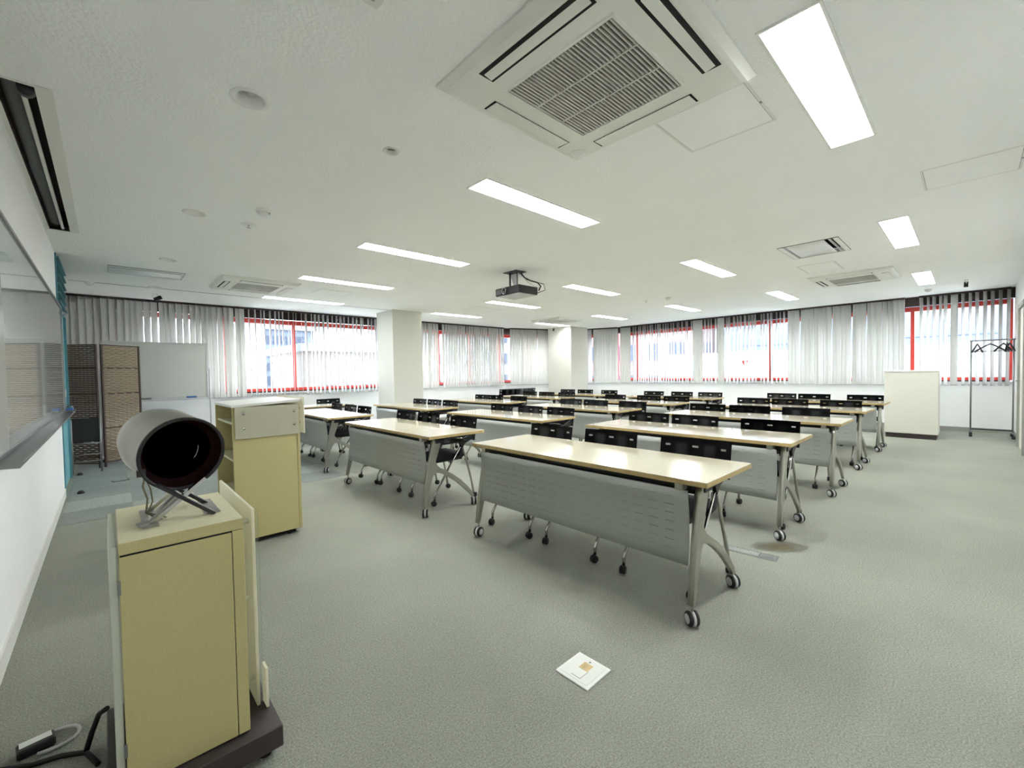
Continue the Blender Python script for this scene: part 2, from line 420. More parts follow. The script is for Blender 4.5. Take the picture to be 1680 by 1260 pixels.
# ------------------------------------------------------------------ vertical blinds
ZB0, ZB1 = .865, 2.585
def slatmesh(w, mt):
    mb = MB(); n = 4; zc = [(ZB0), (ZB0 + .02), ZB1]
    for zi in range(len(zc)-1):
        for k in range(n):
            u0 = -w/2 + w*k/n; u1 = -w/2 + w*(k+1)/n
            f = lambda u: .006 * (1 - (2*u/w)**2)
            for s_ in (0,):
                v = [mb.bm.verts.new((u0, f(u0), zc[zi])), mb.bm.verts.new((u1, f(u1), zc[zi])), mb.bm.verts.new((u1, f(u1), zc[zi+1])), mb.bm.verts.new((u0, f(u0), zc[zi+1]))]
                mb.face(v, True)
    bmesh.ops.remove_doubles(mb.bm, verts=mb.bm.verts[:], dist=1e-5)
    bmesh.ops.solidify(mb.bm, geom=mb.bm.faces[:], thickness=.0008)
    return mb.mesh('slat', mt)
SL = {1: slatmesh(.1, m_slat), 2: slatmesh(.1, m_slat2)}
def blind(label, p, q, secs, off=.085):
    """secs: list of (s0, s1, pitch, angle_deg, kind, jitter)"""
    P = Vector((*p, 0)); Q = Vector((*q, 0)); d = (Q - P).normalized(); nn = Vector((-d.y, d.x, 0))
    ang = math.atan2(d.y, d.x)
    root = thing('vertical_blind', label, 'blind', P, ang, 'vertical blinds along the window walls')
    a, b = secs[0][0], secs[-1][1]
    MB().box(a, b, -off - .02, -off + .02, ZB1 + .003, ZC - .001).build('head_rail', m_dark, root)
    for (s0, s1, pitch, an, kind, jit) in secs:
        n = max(1, int(round((s1 - s0) / pitch)))
        for i in range(n):
            s = s0 + (s1 - s0) * (i + .5) / n
            o = link('slat', SL[kind], root, (s + random.uniform(-1, 1) * jit * .004, -off, 0))
            o.rotation_euler = (random.uniform(-1, 1) * jit * .002, random.uniform(-1, 1) * jit * .003, math.radians(an + random.uniform(-1, 1) * jit * 2.2))
    return root
blind('closed and half-open vertical blind on the far left windows, left of the near pillar', PA, PB,
      [(.05, 2.62, .09, 20, 1, 2.2), (2.66, 3.35, .088, 92, 2, 2.5), (3.35, 3.68, .085, 74, 2, 2), (3.70, 5.35, .09, 90, 2, 3.5)])
blind('mostly closed vertical blind between the near pillar and the room corner', PA, PB,
      [(5.5, 7.08, .09, 16, 1, 1.5), (7.20, 9.42, .09, 14, 1, 1.5)])
blind('closed vertical blind on the slanted corner wall left of the far pillar', PB, PC, [(.12, 1.5, .085, 12, 1, 1.2)])
blind('closed vertical blind right of the far pillar on the slanted corner', PD, PE, [(.02, .18, .085, 60, 2, 2), (.22, .98, .085, 14, 1, 1.2)])
blind('open vertical blind left part of the right-hand windows, behind middle tables', PE, PF,
      [(.10, .42, .085, 12, 1, 1), (.50, 2.35, .082, 96, 2, 2.5), (2.37, 2.62, .08, 10, 1, 1), (2.66, 3.0, .085, 90, 2, 2.5), (3.03, 3.17, .07, 10, 1, 1)])
blind('half-open vertical blind before the window with the red triangle', PE, PF, [(3.2, 4.6, .088, 82, 2, 3)])
blind('closed pale vertical blind behind the white cabinet', PE, PF, [(4.62, 6.65, .083, 23, 1, 2.5)])
blind('open vertical blind behind the coat rack at far right', PE, PF, [(6.86, 7.28, .092, 66, 1, 3), (7.28, 7.42, .1, 12, 1, 2), (7.44, 8.05, .092, 63, 1, 3)])

# ------------------------------------------------------------------ left wall: door and louvre
mb = MB(); mb.box(-.42, -.385, 6.70, 7.88, .012, 2.045)
door = struct(mb.build('door_1', m_teal))
mb = MB(); mb.box(-.41, XL + .012, 6.682, 6.702, 0, ZC); mb.box(-.41, -.36, 7.88, 7.90, 0, ZC); mb.box(-.41, -.36, 6.70, 7.88, 2.045, 2.075); mb.build('door_frame', m_tealdk, door)
mb = MB(); mb.tube([(-.385, 7.74, .93), (-.335, 7.74, .93), (-.325, 7.62, .93)], .010); mb.lathe([(0, 0), (.026, 0), (.026, .008), (0, .008)], 16, frame_mx((-.385, 7.74, .93), (0, 0, 1), (1, 0, 0))); mb.build('door_handle', m_chrome, door)
MB().box(-.386, -.380, 7.70, 7.78, 1.05, 1.14).build('lock_plate', m_offw, door)
mb = MB(); mb.tube([(-.385, 6.93, 2.0), (-.33, 7.05, 2.02), (-.345, 7.30, 2.02)], .008); mb.box(-.385, -.34, 6.9, 6.99, 1.98, 2.03); mb.build('door_closer', m_alutrim, door)
for k in range(6):
    z = 2.585 - k * .095
    MB().box(-.52, XL + .03, 6.702, 7.88, z - .006, z + .006, Matrix.Translation((0, 0, 0))).build('louvre_blade', m_tealdk, door)
MB().box(-.56, -.53, 6.702, 7.88, 2.08, ZC).build('louvre_back', m_tealdk, door)
for i, (x, y, lb) in enumerate(((-.25, 6.72, 'small black rubber door stop on the carpet near the teal door hinge'), (-.30, 8.02, 'small black rubber door stop on the carpet past the teal door'))):
    d = MB().lathe([(0, 0), (.03, 0), (.03, .012), (.018, .03), (0, .032)], 16).build('door_stop', m_rubber, None, (x, y, .003)); tag(d, lb, 'door stop', 'door stops')

# ------------------------------------------------------------------ whiteboard on the left wall
wb = thing('wall_whiteboard', 'long glossy whiteboard mounted on the left wall with grey tray', 'whiteboard', (XL, 3.2, .9))
def W_(mb, name, m): o = mb.build(name, m, wb); return o
o = MB().box(0, .018, -.6, 3.68, .03, 1.15); o.build('board_surface', m_board, wb)
mb = MB(); mb.box(0, .026, -.62, 3.70, 1.15, 1.17); mb.box(0, .026, -.62, 3.70, .01, .03); mb.box(0, .026, 3.68, 3.70, .03, 1.15); mb.box(0, .026, -.62, -.6, .03, 1.15); mb.build('board_frame', m_alutrim, wb)
mb = MB(); mb.strip([(.02, .018), (.095, .012), (.105, .028)], [(.02, .004), (.10, 0), (.112, .026)], 'y', -.55, 3.60); mb.build('marker_tray', m_alutrim, wb)
def eraser(x, y, z, rz, col, label):
    e = thing('board_eraser', label, 'eraser', (x, y, z), rz)
    MB().rbox(-.028, .028, -.07, .07, .014, .042, .006).build('eraser_body', col, e)
    MB().rbox(-.026, .026, -.068, .068, 0, .015, .002).build('felt_pad', m_greyfelt, e); return e
eraser(XL + .068, 6.62, .9185, 0, m_blue, 'blue board eraser at the far end of the wall whiteboard tray')

# ------------------------------------------------------------------ mobile whiteboard behind the screen
mw = thing('mobile_whiteboard', 'freestanding whiteboard on a wheeled silver frame behind the woven screen', 'whiteboard', (.62, 9.22, 0))
MB().rbox(-.66, .66, -.012, .012, .93, 1.84, .004).build('board_surface', m_board2, mw)
mb = MB(); mb.box(-.675, -.655, -.018, .018, .92, 1.85); mb.box(.655, .675, -.018, .018, .92, 1.85); mb.box(-.675, .675, -.018, .018, 1.84, 1.86); mb.box(-.675, .675, -.018, .018, .905, .93); mb.build('board_frame', m_hub, mw)
mb = MB(); mb.box(-.60, .60, -.075, -.018, .895, .905); mb.box(-.60, .60, -.079, -.073, .895, .918); mb.build('marker_tray', m_hub, mw)
for sx_ in (-1, 1):
    mb = MB(); mb.tube([(sx_*.70, 0, .06), (sx_*.70, 0, 1.42)], .011); mb.tube([(sx_*.70, 0, 1.40), (sx_*.66, 0, 1.40)], .012); mb.build('post', m_hub, mw)
    mb = MB(); mb.tube([(sx_*.70, -.26, .06), (sx_*.70, .26, .06)], .013); mb.build('foot', m_hub, mw)
    for sy in (-1, 1):
        mb = MB(); mb.tube([(sx_*.70-.012, sy*.24, .025), (sx_*.70+.012, sy*.24, .025)], .025, 12); mb.build('caster', m_rubber, mw)
mb = MB(); mb.tube([(-.70, 0, .35), (.70, 0, .35)], .011); mb.build('cross_bar', m_hub, mw)
eraser(.62 - .17, 9.22 - .048, .9055, PI/2, m_greyfelt, 'small grey eraser on the mobile whiteboard tray')
eraser(.62 + .43, 9.22 - .048, .9055, PI/2, m_blue, 'blue eraser at the right end of the mobile whiteboard tray')

# ------------------------------------------------------------------ woven folding screen
def woven(root, w, z0, z1, m):
    """woven paper bands passing alternately before and behind upright stakes"""
    mb = MB(); rows = int((z1 - z0) / .026); nst = 8; step = w / nst
    for r in range(rows):
        z = z0 + (r + .5) * (z1 - z0) / rows; sg = 1 if r % 2 else -1
        L = []; R = []
        for k in range(nst * 4 + 1):
            x = -w/2 + k * step / 4; y = .013 * sg * math.sin(PI * k / 4)
            L.append((x, y + .002)); R.append((x, y - .002))
        mb.strip(L, R, 'z', z - .0105, z + .0105)
    o = mb.build('woven_strips', m, root); return o
def screen_panel(root, p, q, mweave):
    P = Vector((*p, 0)); Q = Vector((*q, 0)); L = (Q - P).length; a = math.atan2(Q.y - P.y, Q.x - P.x)
    mb = MB(); w = L / 2
    for s_ in (-1, 1): mb.box(s_*(w - .011) - .011, s_*(w - .011) + .011, -.011, .011, 0, 1.76)
    for z in (.07, .56, 1.05, 1.42, 1.75): mb.box(-w + .02, w - .02, -.008, .008, z - .009, z + .009)
    fr = mb.build('screen_frame', m_bframe, root, ((P.x + Q.x)/2, (P.y + Q.y)/2, 0), a)
    mb = MB()
    wv = woven(fr, L - .05, .085, 1.74, mweave)
    mb = MB()
    for k in range(8): 
        x = -(L-.05)/2 + k * (L - .05) / 8
        mb.box(x - .002, x + .002, -.002, .002, .08, 1.745)
    mb.build('warp_rods', mweave, fr)
    return fr
sc = thing('folding_screen', 'brown woven folding screen with dark frames beside the teal door', 'screen', (0, 0, 0))
screen_panel(sc, (-.06, 8.46), (.37, 8.80), m_wicker)
screen_panel(sc, (-.10, 8.44), (-.46, 8.80), m_wickerdk)
# low metal frame with a dark panel
fr = thing('metal_stand', 'low dark panel on a grey tube stand in front of the woven screen', 'stand', (-.23, 8.16, 0))
mb = MB()
for x in (-.14, .14): mb.tube([(x, -.03, 0), (x, -.03, .72)], .011); mb.tube([(x, .10, 0), (x, .10, .42)], .009)
for z in (.40, .25, .16): mb.tube([(-.14, -.03, z), (.14, -.03, z)], .008)
mb.build('tube_frame', m_alutrim, fr)
MB().rbox(-.135, .135, -.02, 0, .42, .74, .006).build('dark_panel', m_black, fr)

# ------------------------------------------------------------------ casters
def caster_mb(r=.036, w=.05, cx=0, cy=0, ang=0, hood=True):
    """twin wheel caster with pale hub discs and white centre band, touching z=0"""
    mb = MB(); c = math.cos(ang); s_ = math.sin(ang)
    ax = Vector((-s_, c, 0))                # axle direction
    def wheel(a, b, rr, m):
        mb.use(m); mb.lathe([(0, a), (rr*.86, a), (rr, a + .004), (rr, b - .004), (rr*.86, b), (0, b)], 16, frame_mx((cx, cy, r), (0, 0, 1), ax))
    wheel(-w/2, -w*.12, r, m_rubber); wheel(w*.12, w/2, r, m_rubber)
    if hood:
        mb.use(m_hub); 
        mb.lathe([(0, -w/2 - .0015), (r*.66, -w/2 - .0015), (r*.66, -w/2 + .002), (0, -w/2 + .002)], 16, frame_mx((cx, cy, r), (0, 0, 1), ax))
        mb.lathe([(0, w/2 - .002), (r*.66, w/2 - .002), (r*.66, w/2 + .0015), (0, w/2 + .0015)], 16, frame_mx((cx, cy, r), (0, 0, 1), ax))
        mb.lathe([(0, -w*.13), (r*1.02, -w*.13), (r*1.02, w*.13), (0, w*.13)], 16, frame_mx((cx, cy, r), (0, 0, 1), ax))
    else:
        mb.use(m_black); mb.lathe([(0, -w*.11), (r*.96, -w*.11), (r*.96, w*.11), (0, w*.11)], 12, frame_mx((cx, cy, r), (0, 0, 1), ax))
    return mb

# ------------------------------------------------------------------ training tables
TL, TD, TH = 1.807, .612, .712
def make_table():
    t = thing('training_table', '', 'table')
    mb = MB(); mb.use(m_edge); mb.box(0, TD, 0, TL, TH - .025, TH - .002)
    mb.use(m_top); mb.box(.0012, TD - .0012, .0012, TL - .0012, TH - .0021, TH); mb.build('tabletop', None, t)
    mb = MB(); mb.box(.10, .19, .05, TL - .05, TH - .075, TH - .026); mb.box(.19, .50, .07, .13, TH - .05, TH - .026); mb.box(.19, .50, TL - .13, TL - .07, TH - .05, TH - .026)
    mb.box(.16, .52, .12, TL - .12, TH - .11, TH - .10); mb.box(.05, .1, .12, TL - .12, TH - .062, TH - .026)
    mb.build('under_frame', m_black, t)
    for e in (0, 1):
        y = .072 if e == 0 else TL - .072
        y0, y1 = y - .016, y + .016
        mb = MB()
        L = [(.075, .672), (.062, .61), (.044, .53), (.018, .40), (-.010, .25), (-.028, .105)]
        R = [(.165, .672), (.148, .61), (.106, .50), (.076, .38), (.034, .25), (-.006, .105)]
        mb.strip(L, R, 'y', y0, y1)
        Lb = [(.098, .475), (.135, .420), (.20, .382), (.28, .337), (.37, .270), (.45, .192), (.512, .122), (.526, .085)]
        Rb = [(.066, .345), (.10, .378), (.162, .362), (.245, .311), (.337, .246), (.418, .171), (.484, .108), (.500, .085)]
        mb.strip(Lb, Rb, 'y', y0 + .004, y1 - .004)
        bmesh.ops.bevel(mb.bm, geom=[ed for ed in mb.bm.edges if len(ed.link_faces) == 2 and ed.calc_face_angle(0) > 1.0], offset=.006, segments=2, affect='EDGES')
        mb.tube([(-.009, y, .11), (-.009, y, .068)], .007); mb.tube([(.512, y, .088), (.512, y, .06)], .007)
        mb.build('leg', m_alu, t)
        a1, a2 = ((.9, 1.0) if e == 0 else (.2, .5))
        caster_mb(cx=-.009, cy=y, ang=a1).build('caster', None, t)
        caster_mb(cx=.525, cy=y, ang=a2).build('caster', None, t)
        mb = MB(); mb.box(.09, .17, y - .03 if e else y - .012, y + .012 if e else y + .03, .60, .675); mb.tube([(.13, y + (-.03 if e else .03), .64), (.13, y + (-.12 if e else .12), .64)], .012); mb.build('fold_bracket', m_black, t)
    # modesty panel, slightly curved, with embossed dashes and end ribs
    mp = MB(); n = 6
    L = []; R = []
    for k in range(n + 1):
        z = .658 - k * (.658 - .285) / n; x = .005 + .018 * math.sin(PI * k / n)
        L.append((x - .004, z)); R.append((x + .004, z))
    mp.strip([(a, b) for a, b in L], R, 'y', .098, TL - .095)
    pn = mp.build('modesty_panel', m_panel, t)
    mb = MB(); 
    for rr in range(7):
        z = .615 - rr * .045; k = (.658 - z) / (.658 - .285); x = .005 + .018 * math.sin(PI * k) - .0048
        for c in range(17):
            y = .17 + c * .0895
            mb.box(x - .0030, x + .0025, y, y + .052, z, z + .0040)
    em = mb.build('embossed_dashes', m_panel, pn); em['kind'] = 'stuff'
    mb = MB(); mb.box(-.002, .10, .12, .16, .655, .686); mb.build('panel_bracket', m_alu, t)
    mb = MB(); mb.box(-.002, .10, TL - .16, TL - .12, .655, .686); mb.build('panel_bracket', m_alu, t)
    return t
table0 = make_table()
ORD = ['first', 'second', 'third', 'fourth', 'fifth']
TABLES = {
 'right': [(2.06, .85), (3.54, .865), (5.07, .83), (6.61, .84), (8.19, .83)],
 'middle': [(2.0, 3.18), (3.50, 3.26), (4.96, 3.22), (6.47, 3.20), (8.0, 3.22)],
 'left': [(2.04, 5.62), (3.54, 5.70), (5.12, 5.72), (6.66, 5.78), (8.02, 5.68)]}
ROT = {('left', 0): -.01, ('middle', 3): .0, ('left', 3): .0}
first = True
for c, lst in TABLES.items():
    for i, (x, y) in enumerate(lst):
        extra = {('right', 0): ', nearest the camera', ('middle', 0): ', right of the lectern', ('left', 0): ', by the lectern'}.get((c, i), '')
        lb = 'cream-topped wheeled training table, %s row from front, %s column%s' % (ORD[i], c, extra)
        rz = random.uniform(-.006, .006)
        if first: o = table0; o.location = (x, y, 0); o['label'] = lb; o['group'] = 'wheeled training tables in three columns'; first = False
        else: dup(table0, (x, y, 0), rz, lb, 'wheeled training tables in three columns')
# extra table standing along the far left window wall (long side along x)
dup(table0, (3.38, 7.98, 0), PI / 2, 'pale training table turned sideways below the far left window, behind the lectern', 'wheeled training tables in three columns')

# ------------------------------------------------------------------ nesting chairs
def make_chair():
    t = thing('nesting_chair', '', 'chair')
    # backrest with six slots, curved, facing -x
    ys = [-.235, -.20, -.168, -.02, .02, .168, .20, .235]; zs = [.572, .60, .655, .668, .738, .750, .792]
    mb = MB(); vd = {}
    def V(a, b):
        if (a, b) not in vd:
            y, z = ys_[a], zs[b]; x = .262 + .022 * (y/.235)**2 * -1 + (z - .572) * .16
            vd[a, b] = mb.bm.verts.new((x, y, z))
        return vd[a, b]
    ys_ = [-.235, -.20, -.168, -.12, -.07, -.02, .02, .07, .12, .168, .20, .235]
    hole_c = {1, 5, 9}; hole_r = {2, 4}
    for a in range(len(ys_)-1):
        for b in range(len(zs)-1):
            if a in hole_c and b in hole_r: continue
            mb.face([V(a, b), V(a+1, b), V(a+1, b+1), V(a, b+1)], True)
    bmesh.ops.solidify(mb.bm, geom=mb.bm.faces[:], thickness=.007)
    mb.build('backrest', m_blackback, t)
    # seat
    mb = MB(); mb.rbox(-.25, .17, -.21, .21, .415, .452, .016, None, 2); mb.use(m_fabricblk)
    for v in mb.bm.verts:
        v.co.z += -.010 * (v.co.x / .25) ** 2 if v.co.x < 0 else .006 * (v.co.x / .17)
        v.co.y *= 1 - .10 * max(0, v.co.x) / .17
    st = mb.build('seat', None, t)
    MB().rbox(-.19, .13, -.17, .17, .392, .416, .006).build('seat_pan', m_black, st)
    for s_ in (-1, 1):
        y = s_ * .215
        mb = MB(); mb.tube([(.09, y * .97, .545), (-.02, y * .985, .40), (-.20, y, .145), (-.232, y, .105), (-.235, y, .05)], .0105, 8); fl = mb.build('leg', m_chrome, t)
        caster_mb(.025, .036, -.245, y, .25 * s_, False).build('caster', None, t)
        mb = MB(); mb.tube([(.10, y * .97, .56), (.135, y * 1.0, .42), (.195, y * 1.08, .16), (.213, y * 1.1, .05)], .0115, 8); mb.build('leg', m_alu, t)
        caster_mb(.025, .036, .222, y * 1.1, -.2 * s_, False).build('caster', None, t)
        mb = MB(); mb.strip([(.065, .56), (.10, .60), (.17, .625), (.235, .66)], [(.09, .51), (.13, .555), (.19, .58), (.25, .60)], 'y', y * .97 - .013, y * .97 + .013); mb.build('back_bracket', m_black, t)
        mb = MB(); mb.strip([(-.02, .42), (.06, .44), (.085, .52)], [(-.01, .40), (.10, .42), (.105, .50)], 'y', y * .93 - .012, y * .93 + .012); mb.build('seat_bracket', m_black, t)
    # arch tube joining both sides beneath the back
    pts = []
    for k in range(13):
        a = PI * k / 12; pts.append((.10 + .10 * math.sin(a), -.205 * math.cos(a), .552 + .035 * math.sin(a)))
    mb = MB(); mb.tube(pts, .010, 8); mb.build('arch_tube', m_chrome, t)
    return t
chair0 = make_chair()
CH = {
 'right': [[(2.98,2.37),(2.29,1.78),(1.57,1.10)], [(2.84,2.30),(2.28,1.78),(1.56,1.05)], [(2.83,2.32),(2.25,1.78),(1.64,1.14)], [(2.74,2.25),(2.20,1.72),(1.56,1.07)], [(2.77,2.28),(2.23,1.73),(1.50,1.0)]],
 'middle': [[(5.53,4.97),(4.94,4.47),(4.24,3.68)], [(5.40,4.81),(4.65,4.27),(4.15,3.65)], [(5.22,4.74),(4.68,4.17),(3.93,3.50)], [(5.35,4.83),(4.56,4.09),(4.0,3.53)], [(5.36,4.85),(4.69,4.18),(4.05,3.56)]],
 'left': [[(8.11,7.49),(7.48,6.92),(6.92,6.36)], [(7.87,7.38),(7.36,6.87),(6.82,6.37)], [(7.96,7.49),(7.48,7.03),(6.79,6.24)], [(8.02,7.61),(7.45,6.98),(6.83,6.32)], [(7.97,7.48),(7.38,6.87),(6.6,6.16)]]}
first = True
for c, rows in CH.items():
    for i, row in enumerate(rows):
        F = TABLES[c][i][0]
        for k, (a, b) in enumerate(row):
            y = (a + b) / 2 * .93
            lb = 'black-backed nesting chair, %s of three behind the %s-row table of the %s column' % (['left one', 'middle one', 'right one'][k], ORD[i], c)
            dx = random.uniform(-.01, .015); rz = random.uniform(-.03, .03)
            if c == 'middle' and i == 0: rz -= .0
            loc = (F + .475 + dx, y, 0)
            if first: chair0.location = loc; chair0.rotation_euler = (0, 0, rz); chair0['label'] = lb; chair0['group'] = 'nesting chairs behind the training tables'; first = False
            else: dup(chair0, loc, rz, lb, 'nesting chairs behind the training tables')
dup(chair0, (3.24, 8.56, 0), PI / 2 + .05, 'single black-backed chair behind the sideways table at the far left window', 'nesting chairs behind the training tables')
# nested chairs parked by the corner wall
for k in range(6):
    dup(chair0, (8.30 + k * .16, 9.20 - k * .01, 0), -1.9, 'black nesting chair, %s from the left in the row parked at the corner wall' % ['first', 'second', 'third', 'fourth', 'fifth', 'sixth'][k], 'chairs nested together by the far corner')

# ------------------------------------------------------------------ lectern
lc = thing('lectern', 'olive-cream lectern with open shelves and a frosted acrylic side plate', 'lectern', (0, 0, 0))
x0, x1, y0, y1, z1 = .655, 1.11, 3.68, 4.36, 1.03
MB().rbox(x0, x1 - .02, y0, y0 + .02, .04, z1, .002).build('side_panel', m_olive, lc)
MB().rbox(x0, x1 - .02, y1 - .02, y1, .04, z1, .002).build('side_panel', m_olive, lc)
MB().rbox(x1 - .018, x1 + .004, y0, y1, .04, z1 + .005, .002).build('front_panel', m_olive, lc)
for z in (.04, .34, .62, .90): MB().rbox(x0 + .012, x1 - .019, y0 + .021, y1 - .021, z, z + .018, .001).build('shelf', m_olivetop, lc)
mb = MB(); mb.prism([(x0 - .005, 1.033), (x1 + .02, 1.056), (x1 + .02, 1.074), (x0 - .005, 1.05)], 'y', y0 - .004, y1 + .01); mb.build('top_board', m_white, lc)
MB().box(x0 + .03, x1 - .04, y0 + .03, y1 - .03, .012, .04).build('plinth', m_gap, lc)
for x in (x0 + .06, x1 - .08):
    for y in (y0 + .06, y1 - .06): MB().lathe([(0, 0), (.018, 0), (.018, .014), (0, .014)], 12, Matrix.Translation((x, y, 0))).build('foot', m_rubber, lc)
pl = MB().rbox(x0 + .012, x1 - .006, y0 - .018, y0 - .010, .80, 1.035, .0015).build('acrylic_side_plate', m_frost, lc)
for x, z in ((.722, .985), (.722, .876), (1.068, .982), (1.066, .88)):
    MB().lathe([(0, 0), (.009, 0), (.009, .004), (.006, .013), (.006, .022), (0, .022)], 14, frame_mx((x, y0 - .024, z), (1, 0, 0), (0, 1, 0))).build('stand_off_bolt', m_chrome, pl)
fp = MB().rbox(x1 + .026, x1 + .034, y0 - .03, y1 + .03, .80, 1.088, .0015).build('acrylic_front_plate', m_acryledge, lc)
for y in (y0 + .06, y1 - .06):
    for z in (.88, 1.0): MB().lathe([(0, 0), (.008, 0), (.008, .028), (0, .028)], 12, frame_mx((x1 + .004, y, z), (0, 1, 0), (1, 0, 0))).build('stand_off_bolt', m_chrome, fp)
mb = MB(); mb.tube([(x0 + .05, y0 + .1, .642), (x0 + .12, y0 + .2, .65), (x0 + .1, y0 + .4, .645), (x0 + .3, y0 + .5, .645)], .005); cb = mb.build('coiled_cable', m_rubber); tag(cb, 'thin black cable lying on the middle shelf of the lectern', 'cable')

# ------------------------------------------------------------------ side pedestal
pd = thing('side_pedestal', 'tall olive-cream pedestal cabinet on a dark base with acrylic panel', 'pedestal', (0, 0, 0))
X0, X1, Y0, Y1, Z0, Z1 = .008, .306, 1.60, 2.03, .105, .803
MB().rbox(X0, X1 - .004, Y0 + .012, Y1, Z0, Z1 - .036, .001).build('carcass', m_olive, pd)
MB().rbox(X0 - .001, X1, Y0, Y1 + .006, Z1 - .034, Z1 - .0012, .0008).build('top_slab', m_olive, pd)
MB().box(X0, X1 - .001, Y0 + .001, Y1 + .005, Z1 - .0012, Z1).build('top_veneer', m_olivetop, pd)
MB().rbox(X0 - .001, X1 - .034, Y0, Y0 + .011, Z0, Z1 - .040, .0015).build('side_panel', m_olive, pd)
MB().rbox(X1 - .032, X1, Y0, Y0 + .011, Z0, Z1 - .036, .0015).build('corner_stile', m_olive, pd)
MB().box(X0 + .002, X1 - .003, Y0 + .004, Y0 + .0125, Z0 + .001, Z1 - .0355).build('shadow_gap', m_gap, pd)
dr = MB().rbox(X0 - .022, X0 - .004, Y0 + .004, Y1, Z0 + .02, Z1 - .01, .002).build('door', m_oliveside, pd)
for z in (.2, .66): MB().box(X0 - .006, X0 + .002, Y0 - .001, Y0 + .004, z, z + .04).build('hinge', m_alutrim, dr)
bs = MB().rbox(X0 - .045, X1 + .085, Y0 - .045, Y1 + .03, .028, .100, .003).build('base', m_basebox, pd)
for x in (X0, X1 + .04):
    for y in (Y0, Y1 - .02): MB().lathe([(0, 0), (.02, 0), (.02, .028), (0, .028)], 12, Matrix.Translation((x, y, 0))).build('foot', m_rubber, pd)
ap = MB().rbox(X1 + .042, X1 + .052, Y0 + .10, Y1 + .25, .103, .80, .0015).build('acrylic_panel', m_acryledge, pd)
a2 = MB().rbox(X1 + .060, X1 + .064, Y0 + .10, Y1 + .24, .103, .79, .001).build('clear_outer_panel', m_acryl, pd)
mb = MB(); mb.box(X1 + .064, X1 + .072, Y0 + .07, Y0 + .12, .103, .24); mb.build('acrylic_foot', m_acryledge, pd)
for z in (.75, .48, .19):
    MB().lathe([(0, 0), (.007, 0), (.007, .042), (0, .042)], 14, frame_mx((X1 + .001, Y0 + .135, z), (0, 1, 0), (1, 0, 0))).build('stand_off_bolt', m_offw, pd)

# stage light on the pedestal
PC1 = Vector((.172, 1.735, 1.012)); PC2 = Vector((.118, 1.975, 1.046)); AX = (PC2 - PC1).normalized(); LEN = (PC2 - PC1).length
sl = thing('stage_light', 'silver cylindrical stage light with dark maroon mouth on crossed metal legs', 'stage light', (PC1.x, PC1.y, .803))
off = Matrix.Translation((-PC1.x, -PC1.y, -.803))
def slb(mb, name, m=None, par=None): 
    for v in mb.bm.verts: v.co = off @ v.co
    return mb.build(name, m, par or sl)
fm = frame_mx(PC1, (1, 0, 0), AX); RR = .116
mb = MB(); mb.use(m_silver); mb.lathe([(RR - .003, .004), (RR, .004), (RR, LEN * .72), (RR * .97, LEN * .8), (RR * .90, LEN), (RR * .5, LEN + .02), (0, LEN + .022)], 48, fm)
bd = slb(mb, 'housing')
mb = MB(); mb.use(m_maroon); mb.lathe([(RR - .004, 0.0), (RR - .005, .035), (RR * .80, .045)], 48, fm); mb.use(m_blacktube); mb.lathe([(RR * .80, .045), (RR * .78, .20), (RR * .6, .21), (0, .215)], 48, fm); slb(mb, 'inner_lining')
mb = MB(); 
for k in range(24):
    a0, a1 = 2*PI*k/24, 2*PI*(k+1)/24
mb.lathe([(RR - .006, .004), (RR - .006, -.002), (RR * .999, -.002), (RR + .003, -.002), (RR + .003, .006), (RR * .999, .006)], 48, fm); slb(mb, 'front_ring', m_black)
mb = MB(); arc = [fm @ Vector((.062*math.cos(a), .062*math.sin(a), .06)) for a in [(-.1 + .1*k) for k in range(9)]]; mb.tube(arc, .0015, 6); slb(mb, 'lamp_ring', m_chrome)
# crossed yoke legs (local x across, y depth)
cxx, cyy = .165, 1.76
for yy in (1.735, 1.90):
    for s_ in (-1, 1):
        mb = MB()
        a = Vector((cxx + s_ * .062, yy, .925)); c = Vector((cxx - s_ * .082, yy + (.0), .8035))
        d = (c - a).normalized(); n = Vector((d.z, 0, -d.x))
        m = Matrix((d, Vector((0, 1, 0)), n)).transposed().to_4x4(); m.translation = a + Vector((0, s_ * .006, 0))
        mb.box(0, (c - a).length, -.014, .014, -.0055, .0055, m); slb(mb, 'leg', m_chrome if s_ > 0 else m_black)
mb = MB(); mb.strip([(cxx - .010, .884), (cxx - .085, .812), (cxx - .098, .8035)], [(cxx - .004, .880), (cxx - .078, .8060), (cxx - .090, .8032)], 'y', 1.752, 1.80); mb.box(cxx - .10, cxx - .062, 1.70, 1.935, .8032, .807); mb.prism([(cxx - .108, 1.71), (cxx - .05, 1.755), (cxx - .062, 1.79), (cxx - .115, 1.75)], 'z', .807, .812); slb(mb, 'foot_plate', m_silver)
mb = MB(); mb.box(cxx + .062, cxx + .10, 1.73, 1.935, .8032, .8065); slb(mb, 'foot_plate', m_silver)
mb = MB(); w0 = Vector((.075, 1.745, .955))
mb.tube([w0, w0 + Vector((-.006, -.01, -.03)), w0 + Vector((.004, -.012, -.07)), w0 + Vector((0, 0, -.115)), w0 + Vector((.03, .03, -.146))], .0028, 6)
mb.tube([w0, w0 + Vector((.012, -.01, -.04)), w0 + Vector((.016, -.01, -.08)), w0 + Vector((.004, 0, -.115)), w0 + Vector((.05, .03, -.147))], .0022, 6); slb(mb, 'wire', m_brass)
mb = MB(); mb.box(.056, .078, 1.735, 1.76, .955, .975); slb(mb, 'wire_clamp', m_basebox)

